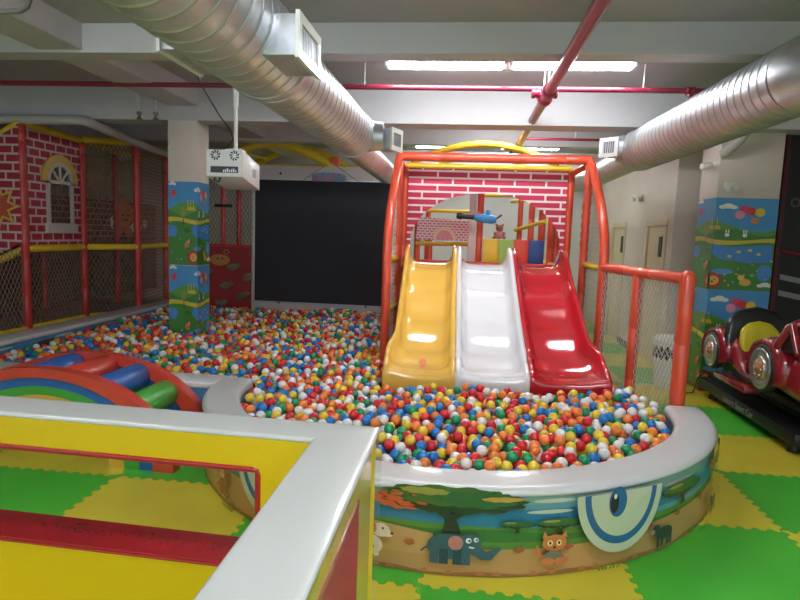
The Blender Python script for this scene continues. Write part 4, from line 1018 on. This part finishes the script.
# body: profile along Y (side silhouette), lofted across X with rounded fenders
bx0, bx1 = 2.56, 3.34
def body(q):
    key = [(3.98,.60,.42),(4.04,.70,.38),(4.25,.80,.36),(4.5,.85,.36),(4.75,.87,.38),(5.0,.86,.42),(5.2,.76,.42),(5.36,.60,.42),(5.5,.56,.42),(5.66,.58,.42),(5.8,.74,.42),(5.95,.84,.42),(6.1,.86,.42),(6.3,.80,.44),(6.42,.72,.48),(6.47,.62,.52)]
    n = 14; vs = []
    for y, zt_, zb_ in key:
        for i in range(n+1):
            a = PI*i/n; cx = (bx0+bx1)/2; hw = (bx1-bx0)/2
            sx = math.copysign(abs(math.cos(a))**.45, -math.cos(a)); sz = math.sin(a)**.55 if 0 < i < n else 0
            tap = 1 if 4.5 < y < 6.2 else .86
            vs.append((cx+hw*sx*tap, y, zb_+(zt_-zb_)*sz))
    K = n+1
    q.add(vs, [(i*K+j, i*K+j+1, (i+1)*K+j+1, (i+1)*K+j) for i in range(len(key)-1) for j in range(n)]+[(i*K+n, i*K, (i+1)*K, (i+1)*K+n) for i in range(len(key)-1)], CR, True)
    q.add(vs[:K], [tuple(range(K-1,-1,-1))], CR); q.add(vs[-K:], [tuple(range(K))], CR)
o = T1(body, 'car_body', t); sb = o.modifiers.new('s','SUBSURF'); sb.levels = 1; sb.render_levels = 2
def fender(y, z, r):
    def f(q):
        n = 20; vs = []
        for i in range(n+1):
            a = R(-25)+R(230)*i/n
            c, s_ = math.cos(a), math.sin(a)
            for d, rr_ in ((0,r*1.0),(-.02,r*1.1),(-.05,r*1.22),(0.03,r*1.30),(.14,r*1.34),(.26,r*1.2)):
                vs.append((2.52+d+.03, y+rr_*c, z+rr_*s_))
        q.add(vs, [(i*6+j, i*6+j+1, (i+1)*6+j+1, (i+1)*6+j) for i in range(n) for j in range(5)], CR, True)
    o = T1(f, 'fender', t); m = o.modifiers.new('t','SOLIDIFY'); m.thickness = .02
    return o
TY = mat('tyre_black', (.02,.02,.02), .5); CH = mat('wheel_chrome', (.6,.6,.58), .25, .8); COP = mat('hub_copper', (.55,.22,.10), .35, .5)
def wheel(x, y, z, r, s=-1):
    o = T1(lambda q: q.lathe((x-s*.07,y,z),(s,0,0),[(0,r*.7),(.0,r*.9),(.02,r),(.07,r),(.085,r*.95),(.088,r*.86),(.07,r*.84)],TY,32), 'tyre', t)
    rm = T1(lambda q: q.lathe((x+s*.0,y,z),(s,0,0),[(0,r*.88),(.02,r*.86),(.024,r*.80),(.018,r*.72),(.022,r*.64),(.01,r*.56),(.012,r*.48),(.03,r*.44)],CH,32), 'wheel_rim', o)
    T1(lambda q: (q.lathe((x+s*.005,y,z),(s,0,0),[(0,r*.45),(.012,r*.45),(.03,r*.38),(.034,r*.2),(.045,r*.16),(.05,.001)],COP,24), [q.sphere((x+s*.036,y+r*.3*math.cos(k*PI/3),z+r*.3*math.sin(k*PI/3)),r*.06,CH,8) for k in range(6)]), 'hub_cap', rm)
fender(5.12,.635,.19); fender(6.12,.595,.175)
wheel(2.50,5.12,.635,.20); wheel(2.50,6.12,.595,.18)
wheel(3.40,5.12,.635,.20,1); wheel(3.40,6.12,.595,.18,1)
# interior seat
YS2 = mat('seat_yellow', (.62,.55,.02), .3, coat=.4)
def seatback(q):
    pts = [(-.12,0),(-.18,.18),(-.17,.30),(-.1,.37),(0,.39),(.1,.37),(.17,.30),(.18,.18),(.12,0)]
    q.prism(pts, .07, YS2, O=(2.79,5.80,.55), U=(1,0,0), V=(0,.2,1), W=(0,-1,0))
T1(seatback, 'seat_back', t, .03, 3)
T1(lambda q: q.box((2.62,5.45,.50),(3.0,5.80,.60),YS2), 'seat_cushion', t, .03, 3)
def shell(q):
    pts = [(-.3,0),(-.31,.25),(-.28,.42),(-.18,.52),(0,.56),(.18,.52),(.28,.42),(.31,.25),(.3,0)]
    q.prism(pts, .09, mat('hood_black',(.015,.015,.017),.3,coat=.3), O=(2.84,5.95,.50), U=(1,0,0), V=(0,.2,1), W=(0,-1,0))
T1(shell, 'seat_shell', t, .04, 3)
# windshield frame with dark pane towards the camera
def wfr(q):
    q.tube([(2.53,5.02,.80),(2.55,4.86,1.02),(2.60,4.82,1.065),(3.25,4.82,1.065),(3.30,4.86,1.02),(3.32,5.02,.80)],.035,CR,12)
    q.tube([(2.53,4.66,.84),(3.32,4.66,.84)],.03,CR,12); q.tube([(2.53,4.66,.84),(2.56,4.84,1.04)],.03,CR,12); q.tube([(3.32,4.66,.84),(3.29,4.84,1.04)],.03,CR,12)
T1(wfr, 'windscreen_frame', t)
q = MB(); q.prism([(2.55,.0),(3.30,.0),(3.27,.27),(2.58,.27)], .012, BLACK, O=(0,4.66,.84), U=(1,0,0), V=(0,.62,.78), W=(0,-.78,.62)); q.build('windscreen', t)
q = MB(); q.prism([(4.68,.84),(5.02,.81),(4.86,1.02)], .01, BLACK, O=(2.545,0,0), U=(0,1,0), V=(0,0,1), W=(1,0,0)); q.build('side_window', t)
T1(lambda q: (q.tube([(2.85,5.1,.82),(2.85,5.3,.90)],.015,BLACK,8), q.tube([(2.85+.1*math.cos(a),5.31+.03*math.sin(a),.90+.09*math.sin(a)) for a in [2*PI*i/20 for i in range(20)]],.012,BLACK,8,closed=True)), 'steering_wheel', t)
T1(lambda q: q.box((2.47,5.32,.36),(2.60,5.98,.42),CR), 'running_board', t, .015)
tag(T1(lambda q: q.tube([(2.64,6.35,.15),(2.60,6.45,.3),(2.58,6.6,.2),(2.54,6.6,.03),(2.45,6.62,.012)],.008,BLACK,6), 'power_cord'), 'black power cord looping from the ride base to the floor', 'cord')

# ------------------------------------------------------------------ dark booth beside the pillar
t = thing('game_booth', 'tall black game booth with silver stripes beside the wide pillar', 'booth', (4.4,7.2,0))
boxo('booth_wall', (3.46,7.0,0), (5.6,7.5,2.95), mat('booth_black',(.008,.007,.008),.45), t)
T1(lambda q: q.box((3.42,6.98,0),(3.47,7.02,2.95),mat('booth_red_edge',(.10,.008,.015),.5)), 'red_edge', t)
tubeo('red_trim', [(3.47,6.97,1.60),(3.7,6.95,1.56),(4.6,6.9,1.5)], .02, mat('booth_trim_red',(.22,.012,.02),.4), t)
for z in (1.28,1.10):
    q = MB(); q.prism([(3.5,z),(5.4,z-.35),(5.4,z-.29),(3.5,z+.06)], .01, mat('stripe_silver',(.28,.29,.30),.4), O=(0,6.99,0), U=(1,0,0), V=(0,0,1), W=(0,1,0)); q.build('silver_stripe', t)
text('booth_lettering', 'oops', .22, mat('letter_dim',(.10,.10,.09),.5), t, Matrix.Translation((3.52,6.995,2.08)) @ Matrix.Rotation(PI/2,4,'X'), .001, 'LEFT')

# ------------------------------------------------------------------ white bin behind the fence
t = thing('waste_bin', 'white bin with a black and white diamond band seen through the fence net', 'bin', (2.37,6.95,0))
def binb(q):
    q.lathe((2.37,6.95,0),(0,0,1),[(0,.13),(.01,.135),(.5,.17),(.51,.165)],WHITE,28)
T1(binb, 'bin_body', t)
T1(lambda q: q.lathe((2.37,6.95,.5),(0,0,1),[(0,.175),(.01,.18),(.05,.18),(.09,.14),(.10,.05),(.10,.001)],WHITE,28), 'bin_lid', t)
def dia(q):
    for k in range(16):
        for r_ in range(3):
            a = 2*PI*(k+.5*(r_%2))/16; rad = lambda z: .137+(z/.5)*.034+.002
            zc_ = .36+.045*r_
            P = []
            for da, dz_ in ((-.17,0),(0,-.04),(.17,0),(0,.04)):
                z = zc_+dz_; P.append((2.37+rad(z)*math.cos(a+da), 6.95+rad(z)*math.sin(a+da), z))
            q.add(P, [(0,1,2,3)], BLACK)
T1(dia, 'diamond_band', t)
# grey strips of skirting
tag(boxo('baseboard_right', (2.545,8.84,0), (2.56,9.89,.09), mat('skirting_grey',(.12,.12,.13),.5)), 'dark skirting between the doors', kind=S)

# ------------------------------------------------------------------ balls
BR = .0345
COL = [('red',(.66,.02,.03)),('orange',(.88,.24,.05)),('yellow',(.84,.60,.05)),('green',(.01,.30,.12)),('blue',(.015,.20,.58)),('white',(.84,.84,.84))]
WTS = [.18,.19,.15,.11,.17,.20]
BM = [mat('ball_%s' % n, c, .28, coat=.25) for n, c in COL]
rng = random.Random(11)
def in_pit(x, y):
    g = BR+.006
    d = math.hypot((x-CX)*(RI-g)/(RI+.10-g), y-CY)
    if y < 4.56 and not (y >= CY and abs(x-CX) < RI+.1-g): 
        if not (d < RI-g and y < CY+.0): 
            if not (abs(x-CX) < RI+.1-g and y >= CY): return False
    if y >= CY and y < 4.56+g and abs(x-CX) >= RI+.1-g: return False
    if x < -4.49+g or y > 9.0-g: return False
    if y > 4.9-BR-.02 and x > -.70-BR:     # slide and tower footprint, leave pocket right of the red slide
        # pocket
        if x < 1.29+g or y > 5.4: return False
    # fence line
    fx = 1.635+(1.355-1.635)*(y-4.51)/1.39
    if y > 4.4 and x > fx-.05-BR: return False
    # pillar
    if -3.46-g < x < -3.10+g and 6.60-g < y < 6.94+g: return False
    for pxx, pyy in ((xl-.02,5.96),(xl,6.62)):
        if math.hypot(x-pxx,y-pyy) < .05+g: return False
    if x < -3.34 and y > 9.0-g: return False
    if math.hypot(x+4.78, y-8.22) < .06+g: return False
    return True
cell = .08
def surf(x, y):
    s_ = .385+.02*math.sin(x*2.1+y*1.3)+.015*math.sin(x*5.2-y*3.7)
    if x < -4.1 and y < 6.2: s_ -= .06*min(1,(6.2-y))
    if y > 8.4: s_ += .02
    if x > .9 and 4.3 < y < 5.1: s_ += .02
    return s_
gridb = {}
balls = []
def drop(x, y):
    zz = .16+BR; gx, gy = int(x//cell), int(y//cell); d2 = (2*BR)**2
    for i in (-1,0,1):
        for j in (-1,0,1):
            for (bx, by, bz) in gridb.get((gx+i,gy+j),()):
                e = (bx-x)**2+(by-y)**2
                if e < d2:
                    h = bz+math.sqrt(d2-e)
                    if h > zz: zz = h
    return zz
area = [(-4.49,1.62,2.9,9.0)]
fails = 0; tries = 0
while fails < 2200 and tries < 90000:
    tries += 1
    x = rng.uniform(-4.46,1.6); y = rng.uniform(2.95,8.97)
    if not in_pit(x, y): continue
    best = None
    for k in range(5):
        xx, yy = (x, y) if k == 0 else (x+rng.uniform(-.045,.045), y+rng.uniform(-.045,.045))
        if k and not in_pit(xx, yy): continue
        z = drop(xx, yy)
        if best is None or z < best[2]: best = (xx, yy, z)
    if best[2] > surf(best[0], best[1]): fails += 1; continue
    fails = max(0, fails-2)
    balls.append(best); gridb.setdefault((int(best[0]//cell), int(best[1]//cell)), []).append(best)
# visible = nothing right above
def covered(b):
    gx, gy = int(b[0]//cell), int(b[1]//cell); n = 0
    for i in (-1,0,1):
        for j in (-1,0,1):
            for c in gridb.get((gx+i,gy+j),()):
                if c[2] > b[2]+.02 and (c[0]-b[0])**2+(c[1]-b[1]+.02)**2 < (.048)**2: n += 1
    return n > 0
ce = Vector((0,0,H))
vis = [b for b in balls if not covered(b) and b[2] > .30]
vis.sort(key=lambda b: (Vector(b)-ce).length)
def shown(b):   # inside the frame and not behind the foreground barrier
    d = Vector(b)-ce; w_ = d.dot(fw); px = 400+F*d.dot(rt)/w_; py = 300-F*d.dot(up)/w_
    if not (0 < px < 800 and 0 < py < 600): return False
    if px < 382 and py > 392+.088*px-6: return False
    return True
near = [b for b in vis if shown(b)][:300]
nearset = set(near)
proto = {}
pick = lambda: rng.choices(range(6), WTS)[0]
for b in near:
    c = pick()
    if c not in proto:
        q = MB(); q.sphere((0,0,0), BR, BM[c], 24); o = q.build('plastic_ball'); proto[c] = o
    else:
        o = proto[c].copy(); C.objects.link(o)
    o.location = b
    tag(o, 'glossy %s plastic ball among the nearest in the curved front of the pit' % COL[c][0], 'ball', '%s balls in the curved front of the pit' % COL[c][0])
# the rest in one mesh
def sph(n, h):
    vs = [(0,0,1)]; fs = []
    for i in range(1,h):
        for k in range(n): t_ = PI*i/h; q_ = 2*PI*k/n; vs.append((math.sin(t_)*math.cos(q_), math.sin(t_)*math.sin(q_), math.cos(t_)))
    vs.append((0,0,-1)); last = len(vs)-1
    for k in range(n): fs.append((0,1+k,1+(k+1)%n))
    for i in range(h-2):
        for k in range(n):
            a = 1+i*n+k; b = 1+i*n+(k+1)%n; fs.append((a,a+n,b+n)); fs.append((a,b+n,b))
    o_ = 1+(h-2)*n
    for k in range(n): fs.append((last,o_+(k+1)%n,o_+k))
    return np.array(vs,dtype=np.float32), np.array(fs,dtype=np.int32)
hiV, hiF = sph(14,8); loV, loF = sph(9,6)
VV, FF, MM = [], [], []; off = 0; cnt = 0
for b in balls:
    if b in nearset or b[2] < .22: continue
    far = (Vector(b)-ce).length > 6.2 or b[2] < .30
    V_, F_ = (loV, loF) if far else (hiV, hiF)
    VV.append(V_*BR+np.array(b,dtype=np.float32)); FF.append(F_+off); off += len(V_); MM.append(np.full(len(F_), pick(), dtype=np.int32)); cnt += 1
VV = np.concatenate(VV); FF = np.concatenate(FF); MM = np.concatenate(MM)
me = bpy.data.meshes.new('plastic_balls')
me.vertices.add(len(VV)); me.vertices.foreach_set('co', VV.ravel())
me.loops.add(len(FF)*3); me.loops.foreach_set('vertex_index', FF.ravel())
me.polygons.add(len(FF)); me.polygons.foreach_set('loop_start', np.arange(0,len(FF)*3,3,dtype=np.int32)); me.polygons.foreach_set('loop_total', np.full(len(FF),3,dtype=np.int32))
for m in BM: me.materials.append(m)
me.polygons.foreach_set('material_index', MM); me.polygons.foreach_set('use_smooth', np.ones(len(FF),dtype=bool))
me.update(calc_edges=True); me.validate()
o = bpy.data.objects.new('plastic_balls', me); C.objects.link(o)
tag(o, 'thousands of loose multicoloured plastic balls filling the rest of the pit', 'balls', kind='stuff')
print('balls', len(balls), 'visible', len(vis), 'near', len(near), 'stuff', cnt, 'tries', tries)

# ------------------------------------------------------------------ world and view
w = bpy.data.worlds.new('world'); bpy.context.scene.world = w; w.use_nodes = True
w.node_tree.nodes['Background'].inputs[0].default_value = (.82,.88,1,1); w.node_tree.nodes['Background'].inputs[1].default_value = 1.1
vs_ = bpy.context.scene.view_settings; vs_.view_transform = 'Standard'; vs_.look = 'None'; vs_.exposure = .37; vs_.gamma = 1
